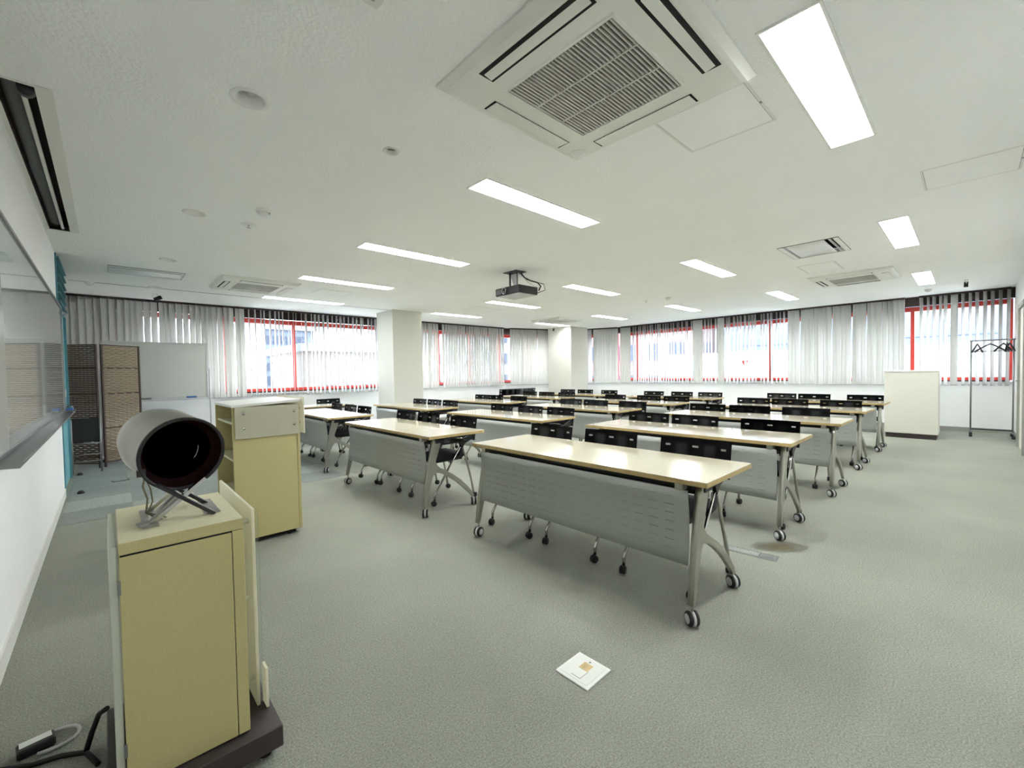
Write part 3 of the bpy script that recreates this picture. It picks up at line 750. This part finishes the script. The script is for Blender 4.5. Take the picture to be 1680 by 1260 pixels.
# cable and adapter on the floor
pa = thing('power_adapter', 'dark power adapter with a white label on the carpet left of the pedestal', 'adapter', (-.215, 2.17, 0), .15)
MB().rbox(-.045, .045, -.028, .028, 0, .030, .005).build('adapter_body', m_black, pa)
MB().box(-.038, .038, -.008, .024, .030, .0308).build('label_plate', m_white, pa)
mb = MB(); mb.tube([(.02 + .075*math.cos(a), -.02 + .05*math.sin(a), .008 + .004*math.sin(2*a)) for a in [(-1.9 + k*.32) for k in range(12)]], .006, 8); lp = mb.build('cable_loop', m_hub, None, (-.205, 2.19, 0)); tag(lp, 'short loop of pale grey flex beside the power adapter', 'cable')
mb = MB(); mb.tube([(-.30, 2.13, .008), (-.22, 2.08, .008), (-.15, 2.06, .008), (-.09, 2.02, .008), (-.06, 1.93, .008)], .008, 8); mb.tube([(-.09, 2.02, .010), (-.075, 2.03, .06), (-.055, 2.02, .12), (-.035, 1.98, .15)], .008, 8)
tag(mb.build('power_cable', m_rubber), 'thick black power cable running to the back of the olive pedestal', 'cable')

# ------------------------------------------------------------------ floor boxes and stain
fb = thing('floor_outlet', 'square metal floor outlet plate in the foreground carpet', 'floor outlet', (1.415, 1.10, 0))
mb = MB(); mb.rbox(-.083, .083, -.083, .083, 0, .006, .002); mb.build('cover_frame', m_white, fb)
MB().rbox(-.068, .068, -.068, .068, .006, .0075, .001).build('lid', m_offw, fb)
MB().box(-.002, .042, -.022, .022, .0075, .0083).build('tan_label', m_wood, fb)
mb = MB(); mb.box(-.055, .0, -.026, -.024, .0075, .0082); mb.box(-.055, -.053, -.026, .02, .0075, .0082); mb.box(.05, .058, .0, .008, .0075, .0085); mb.build('lid_seam', m_alutrim, fb)
f2 = thing('floor_hatch', 'grey carpeted floor outlet hatch beside the nearest right table leg', 'floor outlet', (3.15, 1.02, 0), .10)
MB().rbox(-.05, .05, -.17, .17, 0, .003, .001).build('hatch_frame', m_greyfelt, f2)
MB().box(-.03, .035, -.06, .14, .003, .0038).build('carpet_insert', m_carpet3, f2)
MB().box(-.03, .035, -.155, -.07, .003, .0045).build('flap', m_alutrim, f2)
f3 = thing('floor_hatch', 'small grey floor outlet frame on the carpet between teal door and pedestal', 'floor outlet', (.075, 7.26, .003), .1)
mb = MB(); mb.box(-.08, .08, -.11, -.10, 0, .006); mb.box(-.08, -.07, -.1, .0, 0, .006); mb.box(.07, .08, -.1, .0, 0, .006); mb.build('hatch_frame', m_basebox, f3)
def stainmat():
    m = bpy.data.materials.new('soft_stain'); m.use_nodes = True; n = m.node_tree.nodes; l = m.node_tree.links
    b = n['Principled BSDF']; b.inputs['Base Color'].default_value = srgb(158, 136, 96); b.inputs['Roughness'].default_value = 1; b.inputs['Specular IOR Level'].default_value = 0
    t = n.new('ShaderNodeTexCoord'); q = n.new('ShaderNodeTexNoise'); q.inputs['Scale'].default_value = 14; q.inputs['Detail'].default_value = 5
    l.new(t.outputs['Object'], q.inputs['Vector'])
    mp = n.new('ShaderNodeMapping'); mp.inputs['Scale'].default_value = (5.6, 11, 0); l.new(t.outputs['Object'], mp.inputs['Vector'])
    le = n.new('ShaderNodeVectorMath'); le.operation = 'LENGTH'; l.new(mp.outputs[0], le.inputs[0])
    ad = n.new('ShaderNodeMath'); ad.operation = 'ADD'; l.new(le.outputs['Value'], ad.inputs[0]); l.new(q.outputs['Fac'], ad.inputs[1])
    mr = n.new('ShaderNodeMapRange'); mr.inputs['From Min'].default_value = .7; mr.inputs['From Max'].default_value = 1.45; mr.inputs['To Min'].default_value = .30; mr.inputs['To Max'].default_value = 0
    l.new(ad.outputs[0], mr.inputs['Value'])
    tr = n.new('ShaderNodeBsdfTransparent'); mx = n.new('ShaderNodeMixShader'); l.new(mr.outputs[0], mx.inputs[0]); l.new(tr.outputs[0], mx.inputs[1]); l.new(b.outputs[0], mx.inputs[2]); l.new(mx.outputs[0], n['Material Output'].inputs[0]); return m
mb = MB(); pts = [(.20*math.cos(a), .10*math.sin(a)) for a in [2*PI*k/28 for k in range(28)]]
mb.prism(pts, 'z', 0, .0012); st = mb.build('carpet_stain', stainmat(), None, (3.40, .90, 0), -.8); tag(st, 'pale brown stain in the carpet right of the floor hatch', 'stain')

# ------------------------------------------------------------------ white cabinet and coat rack at the right
cb = thing('white_cabinet', 'waist-high white cabinet with a dark brown plinth below the right windows', 'cabinet', (10.05, .35, 0))
MB().rbox(0, .60, 0, .68, .085, 1.145, .003).build('body', m_cream, cb)
MB().rbox(-.008, .608, -.008, .688, 1.147, 1.172, .003).build('top_board', m_white, cb)
MB().box(.02, .58, .02, .665, 0, .085).build('plinth', m_basebox, cb)
rk = thing('coat_rack', 'thin grey wheeled coat rack beside the white cabinet at the far right', 'coat rack', (11.1, -.265, 0))
mb = MB(); hw = .245
for s_ in (-1, 1):
    mb = MB(); mb.tube([(0, s_*hw, .09), (0, s_*hw, 1.67)], .011); mb.build('post', m_alutrim, rk)
    mb = MB(); mb.tube([(-.2, s_*hw, .085), (.2, s_*hw, .085)], .012); mb.build('foot_bar', m_alutrim, rk)
    for sx_ in (-1, 1): caster_mb(.028, .03, sx_*.19, s_*hw, .3, False).build('caster', None, rk)
mb = MB(); mb.tube([(0, -hw - .02, 1.67), (0, hw + .02, 1.67)], .011); mb.build('top_bar', m_alutrim, rk)
mb = MB(); mb.tube([(0, -hw, .12), (0, hw, .12)], .010); mb.build('bottom_bar', m_black, rk)
def hanger():
    mb = MB(); mb.tube([(0, 0, 0), (0, .012, .014), (0, 0, .028), (0, -.014, .014)][::-1] + [(0, -.012, .002), (0, 0, -.02), (0, 0, -.05)], .003, 6)
    m1 = mb.mesh('hook', m_chrome)
    mb = MB(); mb.tube([(0, -.20, -.185), (0, -.17, -.160), (0, -.05, -.075), (0, 0, -.05), (0, .05, -.075), (0, .17, -.160), (0, .20, -.185)], [.014, .014, .010, .012, .010, .014, .014], 8)
    mb.tube([(0, -.18, -.175), (0, .18, -.175)], .004, 6); m2 = mb.mesh('shoulder_bar', m_black)
    return m1, m2
h1, h2 = hanger()
NAMES = ['leftmost black coat hanger on the grey coat rack', 'second black coat hanger from the left on the coat rack', 'third coat hanger from the left, turned sideways, on the coat rack', 'fourth black coat hanger on the rack, in the bunch near the right post', 'rightmost black coat hanger on the rack, against the right post']
for k, (yy, rz) in enumerate(((.17, 1.25), (.02, .35), (-.13, 1.0), (-.17, 1.45), (-.20, 1.8))):
    h = thing('coat_hanger', NAMES[k], 'coat hanger', (11.1, -.265 + yy, 1.656), rz, 'black hangers on the coat rack')
    link('hook', h1, h); link('shoulder_bar', h2, h)
# door on the right wall
mb = MB(); mb.box(9.97, 10.03, YN, YN + .055, 0, 2.13); mb.box(9.03, 9.09, YN, YN + .055, 0, 2.13); mb.box(9.03, 10.03, YN, YN + .055, 2.07, 2.13)
d2 = struct(mb.build('door_2', m_gskirt)); MB().box(9.095, 9.965, YN, YN + .03, .008, 2.065).build('door_leaf', m_cream, d2)
mb = MB(); mb.tube([(9.88, YN + .03, 1.0), (9.88, YN + .07, 1.0), (9.78, YN + .07, 1.0)], .009); mb.build('door_handle', m_chrome, d2)

# ------------------------------------------------------------------ ceiling lights
def make_light():
    t = thing('ceiling_light', '', 'ceiling light')
    a, b = LL, LW
    mb = MB(); e = .012
    mb.box(-e, a + e, -e, 0, -.006, .002); mb.box(-e, a + e, b, b + e, -.006, .002); mb.box(-e, 0, 0, b, -.006, .002); mb.box(a, a + e, 0, b, -.006, .002); mb.build('rim', m_white, t)
    mb = MB(); h = .075
    # open tray: side reflectors slope in
    def q(*p): mb.face([mb.bm.verts.new(x) for x in p])
    q((.001, .001, 0), (a - .001, .001, 0), (a - .03, .05, h), (.03, .05, h)); q((.001, b - .001, 0), (.03, b - .05, h), (a - .03, b - .05, h), (a - .001, b - .001, 0))
    q((.001, .001, 0), (.03, .05, h), (.03, b - .05, h), (.001, b - .001, 0)); q((a - .001, .001, 0), (a - .001, b - .001, 0), (a - .03, b - .05, h), (a - .03, .05, h)); q((.03, .05, h), (a - .03, .05, h), (a - .03, b - .05, h), (.03, b - .05, h))
    me = mb.mesh('reflector', m_refl, fix=False); link('reflector', me, t)
    mb = MB(); pr = [(b/2 + .042 * math.cos(x), .055 - .040 * math.sin(x)) for x in [PI * k / 8 for k in range(9)]]
    mb.prism(pr, 'x', .035, a - .035, None, True); mb.build('diffuser_tube', m_tube, t)
    return t
first = True; l0 = None
RW = ['near', 'middle', 'far']
for a, b, c, d, i, j in lights:
    lb = 'lit recessed strip light in the %s ceiling row, %s from the right wall' % (RW[i], ORD[j])
    if first: l0 = make_light(); l0.location = (a, c, ZC); l0['label'] = lb; l0['group'] = 'recessed strip lights in the ceiling'; first = False
    else: dup(l0, (a, c, ZC), 0, lb, 'recessed strip lights in the ceiling')

# ------------------------------------------------------------------ air conditioners (ceiling cassettes)
def make_ac(near):
    S_ = 1.055; t = thing('air_conditioner', '', 'air conditioner'); h = S_/2
    mb = MB()
    # bevelled square face plate with a grille opening and four slots
    g = .285
    mb.strip([(-h, 0), (-h + .012, -.02), (-h + .10, -.042), (-g, -.042)], [(-h, .0), (-h + .012, -.0), (-h + .1, -.02), (-g, -.02)], 'y', -h, h)
    mb.bm.free(); mb = MB()
    ring = [(h, 0), (h, -.012), (h - .03, -.036), (h - .05, -.042), (g + .018, -.042), (g + .012, -.046), (g, -.046), (g, -.02)]
    rings = []
    for r, z in ring:
        rings.append([mb.bm.verts.new((sx * r, sy * r, z)) for sx, sy in ((-1,-1),(1,-1),(1,1),(-1,1))])
    for A, B in zip(rings, rings[1:]):
        for k in range(4): mb.face([A[k], A[(k+1) % 4], B[(k+1) % 4], B[k]])
    mb.face(rings[-1])
    mb.build('face_plate', m_offw, t)
    MB().box(-g + .001, g - .001, -g + .001, g - .001, -.0215, -.0205).build('grille_backing', m_inside, t)
    if near:
        sm = MB().box(-g + .004, g - .004, -.0036, .0036, -.0446, -.034).mesh('grille_slat', m_grill)
        n = 31
        for k in range(n): 
            o = link('grille_slat', sm, t, (0, -g + .01 + (2*g - .02) * k / (n - 1), 0))
            o.rotation_euler = (0, 0, 0)
    else:
        mb = MB()
        for k in range(26): y = -g + .01 + (2*g - .02) * k / 25; mb.box(-g + .004, g - .004, y - .0035, y + .0035, -.0446, -.030)
        mb.build('grille_slats', m_grill, t)['kind'] = 'stuff'
    mb = MB()
    for x in (-g/3, g/3): mb.box(x - .004, x + .004, -g + .002, g - .002, -.0462, -.032)
    mb.build('grille_rib', m_grill, t)
    for k in range(4):
        R = Matrix.Rotation(k * PI / 2, 4, 'Z')
        wide = (k in (1, 2))
        mb = MB(); mb.box(-g, g, g + .095, g + .178, -.0432, -.0422, R); mb.build('outlet_slot', m_gap if near else m_gap, t)
        mb = MB(); tilt = Matrix.Rotation(.16 if wide else .05, 4, 'X')
        m = R @ Matrix.Translation((0, g + .136, -.0445)) @ tilt
        mb.rbox(-g + .01, g - .01, (-.024 if wide else -.040), (.041 if wide else .041), -.002, .002, .001, m); mb.build('louvre_flap', m_offw, t)
    for k in range(4):
        R = Matrix.Rotation(k * PI / 2 + PI / 4, 4, 'Z')
    mb = MB(); mb.lathe([(.0, -.056), (.016, -.056), (.022, -.050), (.040, -.047), (.045, -.0425)], 20, Matrix.Translation((h - .10, h - .10, 0))); mb.build('sensor', m_white, t)
    return t
ac0 = make_ac(True); ac0.location = (1.70, 1.21, ZC); ac0['label'] = 'large square ceiling cassette air conditioner directly overhead near the camera'; ac0['group'] = 'ceiling cassette air conditioners'
ac1 = make_ac(False); ac1.scale = (.94, .94, 1); ac1.location = (1.64, 7.27, ZC); ac1['label'] = 'square ceiling air conditioner at far left above the lectern'; ac1['group'] = 'ceiling cassette air conditioners'
dup(ac1, (8.34, 1.22, ZC), PI, 'square ceiling air conditioner at far right near the windows', 'ceiling cassette air conditioners')
dup(ac1, (8.70, 7.46, ZC), 0, 'faint square ceiling air conditioner deep in the room near the far pillar', 'ceiling cassette air conditioners')

# ------------------------------------------------------------------ line diffusers
def diffuser(v, label):
    a, b, c, d = v; t = thing('air_diffuser', label, 'air vent', ((a+b)/2, (c+d)/2, ZC)); w = (b-a)/2; h = (d-c)/2
    mb = MB(); e = .018
    mb.box(-w, w, -h, -h + e + .03, -.006, .03); mb.box(-w, w, h - e - .03, h, -.006, .03); mb.box(-w, -w + .008, -h, h, -.004, .03); mb.box(w - .008, w, -h, h, -.004, .03); mb.build('outer_frame', m_white, t)
    mb = MB(); mb.box(-w - .004, w + .004, -h - .004, -h, -.007, 0); mb.box(-w - .004, w + .004, h, h + .004, -.007, 0); mb.box(-w - .004, -w, -h, h, -.007, 0); mb.box(w, w + .004, -h, h, -.007, 0); mb.build('edge_trim', m_alutrim, t)
    MB().box(-w, w, -h, h, .05, .055).build('dark_cavity', m_gap, t)
    mb = MB(); L = []; R = []
    for k in range(9):
        y = -h + .125 + (2*h - .20) * k / 8; z = -.004 + .010 * math.sin(PI * k / 8)
        L.append((y, z)); R.append((y, z + .003))
    mb.strip(L, R, 'x', -w + .009, w - .009); mb.build('centre_blade', m_refl, t)
    MB().box(-w + .009, w - .009, -h + .082, -h + .09, -.004, .02).build('slot_blade', m_white, t)
    return t
diffuser(VENTS[0], 'rectangular white ceiling air vent with black slots left of the far right air conditioner')
diffuser(VENTS[1], 'rectangular white ceiling air vent near the teal door at far left')

# hatches: thin frame lines on the ceiling
def hatch(x0, x1, y0, y1, label, mt=m_alutrim):
    t = thing('ceiling_hatch', label, 'access hatch', ((x0+x1)/2, (y0+y1)/2, ZC), 0, 'access hatches in the ceiling'); w = (x1-x0)/2; h = (y1-y0)/2
    def ring(mb, W, H, e, z0, z1):
        mb.box(-W, W, -H, -H + e, z0, z1); mb.box(-W, W, H - e, H, z0, z1); mb.box(-W, -W + e, -H + e, H - e, z0, z1); mb.box(W - e, W, -H + e, H - e, z0, z1)
    mb = MB(); ring(mb, w, h, .012, -.003, 0); mb.build('hatch_frame', m_offw, t)
    MB().box(-w + .012, w - .012, -h + .012, h - .012, -.0012, 0).build('joint', mt, t)
    MB().box(-w + .015, w - .015, -h + .015, h - .015, -.003, -.0012).build('hatch_panel', m_ceil, t)
    MB().box(-.012, .012, -h + .002, -h + .012, -.004, -.003).build('latch', m_alutrim, t)
hatch(2.24, 2.72, .735, 1.21, 'square ceiling access hatch between the overhead air conditioner and nearest strip light')
hatch(4.21, 4.70, -.24, .25, 'square ceiling access hatch at the right edge near the right wall')
hatch(2.49, 3.00, 6.98, 7.46, 'square ceiling access hatch right of the far left air conditioner')
hatch(5.57, 6.33, 6.94, 7.36, 'faint ceiling access hatch above the far middle tables')
hatch(1.25, 1.69, .22, .655, 'ceiling hatch with a brown joint at the top edge beside the overhead air conditioner', m_bframe)
hatch(6.85, 7.5, 1.2, 1.62, 'faint ceiling access hatch just left of the far right air conditioner')
t = thing('ceiling_vent', 'small square dark-centred ceiling opening at the top edge of the picture', 'air vent', (.55, 1.295, ZC))
mb = MB(); w = .225
mb.box(-w, w, -w, -w + .022, -.006, .02); mb.box(-w, w, w - .022, w, -.006, .02); mb.box(-w, -w + .022, -w + .022, w - .022, -.006, .02); mb.box(w - .022, w, -w + .022, w - .022, -.006, .02); mb.build('vent_frame', m_offw, t)
MB().box(-w, w, -w, w, .06, .065).build('dark_cavity', m_gap, t)
for k in range(6): MB().box(-w + .022, w - .022, -.004, .004, -.002, .03, Matrix.Translation((0, -.18 + k * .06, .01)) @ Matrix.Rotation(.6, 4, 'X')).build('vent_blade', m_grill, t)

# projection-screen slot
t = thing('screen_slot', 'long recessed projection screen slot in the ceiling along the left wall', 'projection screen', (0, 0, ZC))
a, b, c, d = SLOT
mb = MB(); e = .035
mb.box(b, b + .06, c - .02, d + .02, -.004, .0); mb.box(a - .02, a, c - .02, d + .02, -.004, 0); mb.box(a - .02, b + .06, d, d + .012, -.005, 0); mb.box(a - .02, b + .06, c - .012, c, -.005, 0); mb.build('slot_frame', m_offw, t)
mb = MB(); mb.box(a - .01, a, c, d, 0, .18); mb.box(b, b + .01, c, d, 0, .18); mb.box(a, b, d, d + .01, 0, .18); mb.box(a, b, c - .01, c, 0, .18); mb.box(a - .01, b + .01, c, d, .17, .18); mb.build('slot_box', m_bframe, t)
mb = MB(); mb.tube([((a+b)/2 - .02, c + .03, .075), ((a+b)/2 - .02, d - .03, .075)], .042, 20); mb.build('rolled_screen', m_greyfelt, t)
mb = MB(); mb.tube([(b - .045, c + .05, .012), (b - .045, d - .03, .012)], .010, 10); mb.build('bottom_bar', m_offw, t)
mb = MB(); mb.lathe([(0, 0), (.03, 0), (.03, .05), (0, .05)], 16, frame_mx((b - .03, c + .03, .0), (1, 0, 0), (0, 1, 0))); mb.build('end_bracket', m_black, t)

# ------------------------------------------------------------------ small ceiling fittings
def downlight(x, y, label):
    t = thing('downlight', label, 'downlight', (x, y, ZC), 0, 'round white downlights')
    mb = MB(); mb.lathe([(.088, 0), (.088, -.004), (.080, -.009), (.068, -.006), (.060, 0), (.050, .035), (.047, .075)], 40); mb.build('trim_ring', m_white, t)
    mb = MB(); mb.lathe([(.0475, .0749), (.0, .0749)], 24); mb.build('cap', m_offw, t)
    mb = MB(); mb.lathe([(0, .02), (.02, .024), (.030, .045), (.026, .074)], 20); mb.build('bulb', m_hub, t)
for (x, y), lb in zip(downs, ['unlit white downlight nearest the camera, left of the overhead air conditioner', 'second unlit downlight from the camera, left of the round sprinkler', 'third unlit downlight from the camera, before the left air vent', 'farthest unlit downlight, behind the left air vent']): downlight(x, y, lb)
t = thing('ceiling_speaker', 'small round dark-centred ceiling fitting between downlight and strip light', 'ceiling fitting', (1.307, 2.429, ZC))
mb = MB(); mb.lathe([(.05, 0), (.05, -.003), (.044, -.007), (.037, -.004), (.036, .03)], 28); mb.build('trim_ring', m_white, t)
mb = MB(); mb.lathe([(.036, .02), (.02, .012), (0, .010)], 24); mb.build('mesh_disc', m_brass, t)
def detector(x, y, r, label):
    t = thing('smoke_detector', label, 'smoke detector', (x, y, ZC))
    mb = MB(); mb.lathe([(r, 0), (r, -.012), (r*.9, -.022)], 28); mb.build('base', m_offw, t)
    mb = MB(); mb.lathe([(r*.72, -.022), (r*.68, -.04), (r*.4, -.048), (0, -.05)], 28); mb.build('dome', m_white, t)
detector(.974, 3.974, .055, 'round white smoke detector behind the second downlight')
detector(-.14, 8.42, .055, 'white dome detector on the ceiling above the teal door end')
detector(7.749, 3.904, .05, 'small round detector on the ceiling deep in the room')
detector(10.823, .518, .05, 'white dome detector near the far right strip light')
def sprinkler(x, y, label):
    t = thing('sprinkler', label, 'sprinkler', (x, y, ZC))
    mb = MB(); mb.lathe([(.062, 0), (.060, -.004), (.02, -.007), (0, -.007)], 28); mb.build('escutcheon', m_white, t)
    mb = MB(); mb.tube([(0, 0, -.006), (0, 0, -.03)], .006); mb.lathe([(0, -.03), (.018, -.03), (.018, -.033), (0, -.033)], 16); mb.build('sprinkler_head', m_chrome, t)
sprinkler(.963, 4.421, 'bright round sprinkler plate behind the first smoke detector')
sprinkler(7.731, 4.348, 'small white sprinkler plate above the middle tables')
def seccam(x, y, rz, label):
    t = thing('security_camera', label, 'camera', (x, y, ZC), rz)
    mb = MB(); mb.lathe([(.022, 0), (.022, -.01), (0, -.012)], 16); mb.tube([(0, 0, -.01), (.0, 0, -.05)], .006); mb.build('bracket', m_offw, t)
    m = Matrix.Translation((0, 0, -.075)) @ Matrix.Rotation(.5, 4, 'Y')
    mb = MB(); mb.rbox(-.055, .05, -.026, .026, -.028, .026, .005, m); mb.build('camera_body', m_black, t)
    mb = MB(); mb.tube([(.04, 0, -.08), (.075, .01, -.05), (.06, .02, -.015), (.03, .03, -.002)], .003, 6); mb.build('cable', m_hub, t)
seccam(.632, 8.95, PI * .9, 'small black security camera under the ceiling above the woven screen')
seccam(10.111, .047, PI, 'small black security camera on the ceiling near the coat rack')
seccam(9.96, 8.70, PI * 1.2, 'tiny black security camera beside the far pillar top')

# ------------------------------------------------------------------ projector
pj = thing('ceiling_projector', 'black projector hanging from the ceiling with cables at its rear', 'projector', (4.11, 4.25, 2.30))
mb = MB(); mb.rbox(-.18, .18, -.235, .235, 0, .105, .014, None, 2); mb.build('body', m_black, pj)
MB().rbox(-.165, .165, -.22, .22, -.006, .0, .002).build('bottom_cover', m_hub, pj)
mb = MB(); mb.lathe([(.030, 0), (.038, 0), (.038, .02), (.030, .022), (.026, .006), (0, .004)], 24, frame_mx((-.178, .04, .052), (0, 0, 1), (-1, 0, 0))); mb.build('lens', m_blackback, pj)
mb = MB(); mb.lathe([(.038, .018), (.042, .018), (.042, .024), (.038, .024)], 24, frame_mx((-.178, .04, .052), (0, 0, 1), (-1, 0, 0))); mb.build('lens_ring', m_hub, pj)
mb = MB()
for k in range(8): mb.box(-.1805, -.178, .12 + k*.012, .126 + k*.012, .02, .085)
mb.build('vent_grille', m_greyfelt, pj)
mb = MB(); mb.tube([(-.06, .06, .10), (-.06, .06, .318)], .011); mb.tube([(-.06, -.08, .10), (-.06, -.08, .318)], .006); mb.box(-.08, .06, -.10, .09, .106, .114); mb.box(-.12, .08, -.12, .14, .314, .32); mb.build('ceiling_mount', m_black, pj)
MB().prism([(-.06, .30), (.10, .30), (.03, .12), (-.05, .12)], 'x', -.015, -.012).build('mount_plate', m_hub, pj)
mb = MB()
mb.tube([(.06, -.03, .318), (.07, -.08, .25), (.12, -.15, .20), (.19, -.22, .17), (.22, -.25, .12), (.19, -.24, .06)], .009, 8)
mb.tube([(.08, -.02, .318), (.10, -.10, .22), (.17, -.20, .18), (.26, -.27, .15), (.27, -.28, .07), (.18, -.23, .03)], .005, 8)
mb.build('cables', m_rubber, pj)
mb = MB(); mb.tube([(.02, -.04, .318), (.03, -.10, .24), (.08, -.16, .16), (.15, -.2, .12), (.21, -.24, .10)], .007, 8); mb.build('pale_cable', m_offw, pj)

# ------------------------------------------------------------------ outside: street level and buildings
GZ = -14.0
struct(MB().box(-60, 110, -60, 110, GZ - .5, GZ).build('ground', m_roadsurf))
def building(label, x0, x1, y0, y1, z1, m, faces, wx, wz, gx, gz, zb=-6, ztop=None, wm=m_bwin, cap=True):
    """faces: '-y' and/or '-x' (those turned to the room)"""
    b = thing('apartment_building' if wm is m_bwin else 'office_building', label, 'building', ((x0+x1)/2, (y0+y1)/2, GZ))
    cx, cy = (x0+x1)/2, (y0+y1)/2
    MB().box(x0-cx, x1-cx, y0-cy, y1-cy, 0, z1-GZ).build('walls', m, b)
    if cap: MB().box(x0-cx-.3, x1-cx+.3, y0-cy-.3, y1-cy+.3, z1-GZ, z1-GZ+.5).build('parapet', m_bld, b)
    cnt = 0
    for f in faces:
        L = (x1-x0) if f == '-y' else (y1-y0)
        n = int((L - gx) // (wx + gx)); st = (L - n*(wx+gx) + gx) / 2
        me = MB().box(0, wx, -.05, .04, 0, wz).mesh('window', wm) if f == '-y' else MB().box(-.05, .04, 0, wx, 0, wz).mesh('window', wm)
        z = zb
        while z + wz < (ztop if ztop else z1) - .5:
            for k in range(n):
                if cnt > 280: break
                p = ((x0-cx+st+k*(wx+gx), y0-cy, z-GZ) if f == '-y' else (x0-cx, y0-cy+st+k*(wx+gx), z-GZ))
                link('window', me, b, p); cnt += 1
            z += wz + gz
    return b
# beyond the far left windows
building('tall pale building with tall windows at the left edge of the far left window', 4.4, 6.2, 26, 32, 14, m_bld, ['-y'], 1.0, 3.0, 1.2, 1.4)
building('blue glass office tower beyond the far left window', 9.2, 15.5, 46, 54, 5.8, m_bldg, ['-y'], 1.3, .8, .25, .5)
building('low beige building beyond the far left window', 9.5, 19.8, 30, 38, 2.9, m_bld2, ['-y'], .7, 1.0, .7, 1.3, zb=-5)
building('broad grey building behind the beige one, right half of the far left window', 20.6, 30.0, 34, 44, 8.5, m_bld, ['-y', '-x'], 1.3, 1.3, .8, 1.4)
building('pale tower seen through the gap near the room corner', 33, 43, 42, 50, 16, m_bld, ['-y'], 1.4, 1.4, .9, 1.4)
# beyond the right-hand windows
building('pinkish apartment block with window columns beyond the middle right windows', 34, 44, 14.8, 26, 16, m_bld3, ['-x', '-y'], 1.2, 1.4, .8, 1.3)
building('white building with window pairs left of the pinkish block', 32, 39, 27, 33.3, 11, m_bld, ['-x', '-y'], 1.0, 1.3, .9, 1.4)
b = building('white flat building with a blue-grey glazed upper storey beyond the right windows', 26, 36, -6, 13.2, 2.2, m_bld, ['-x'], .12, 2.0, 4.6, .9, zb=-5.0, cap=False)
building('blue-grey clad tower standing behind the white flat building', 37, 46, -2.5, 14.0, 15, m_bldg, ['-x'], 2.2, 2.4, .15, .12, zb=-2, wm=m_bldg)
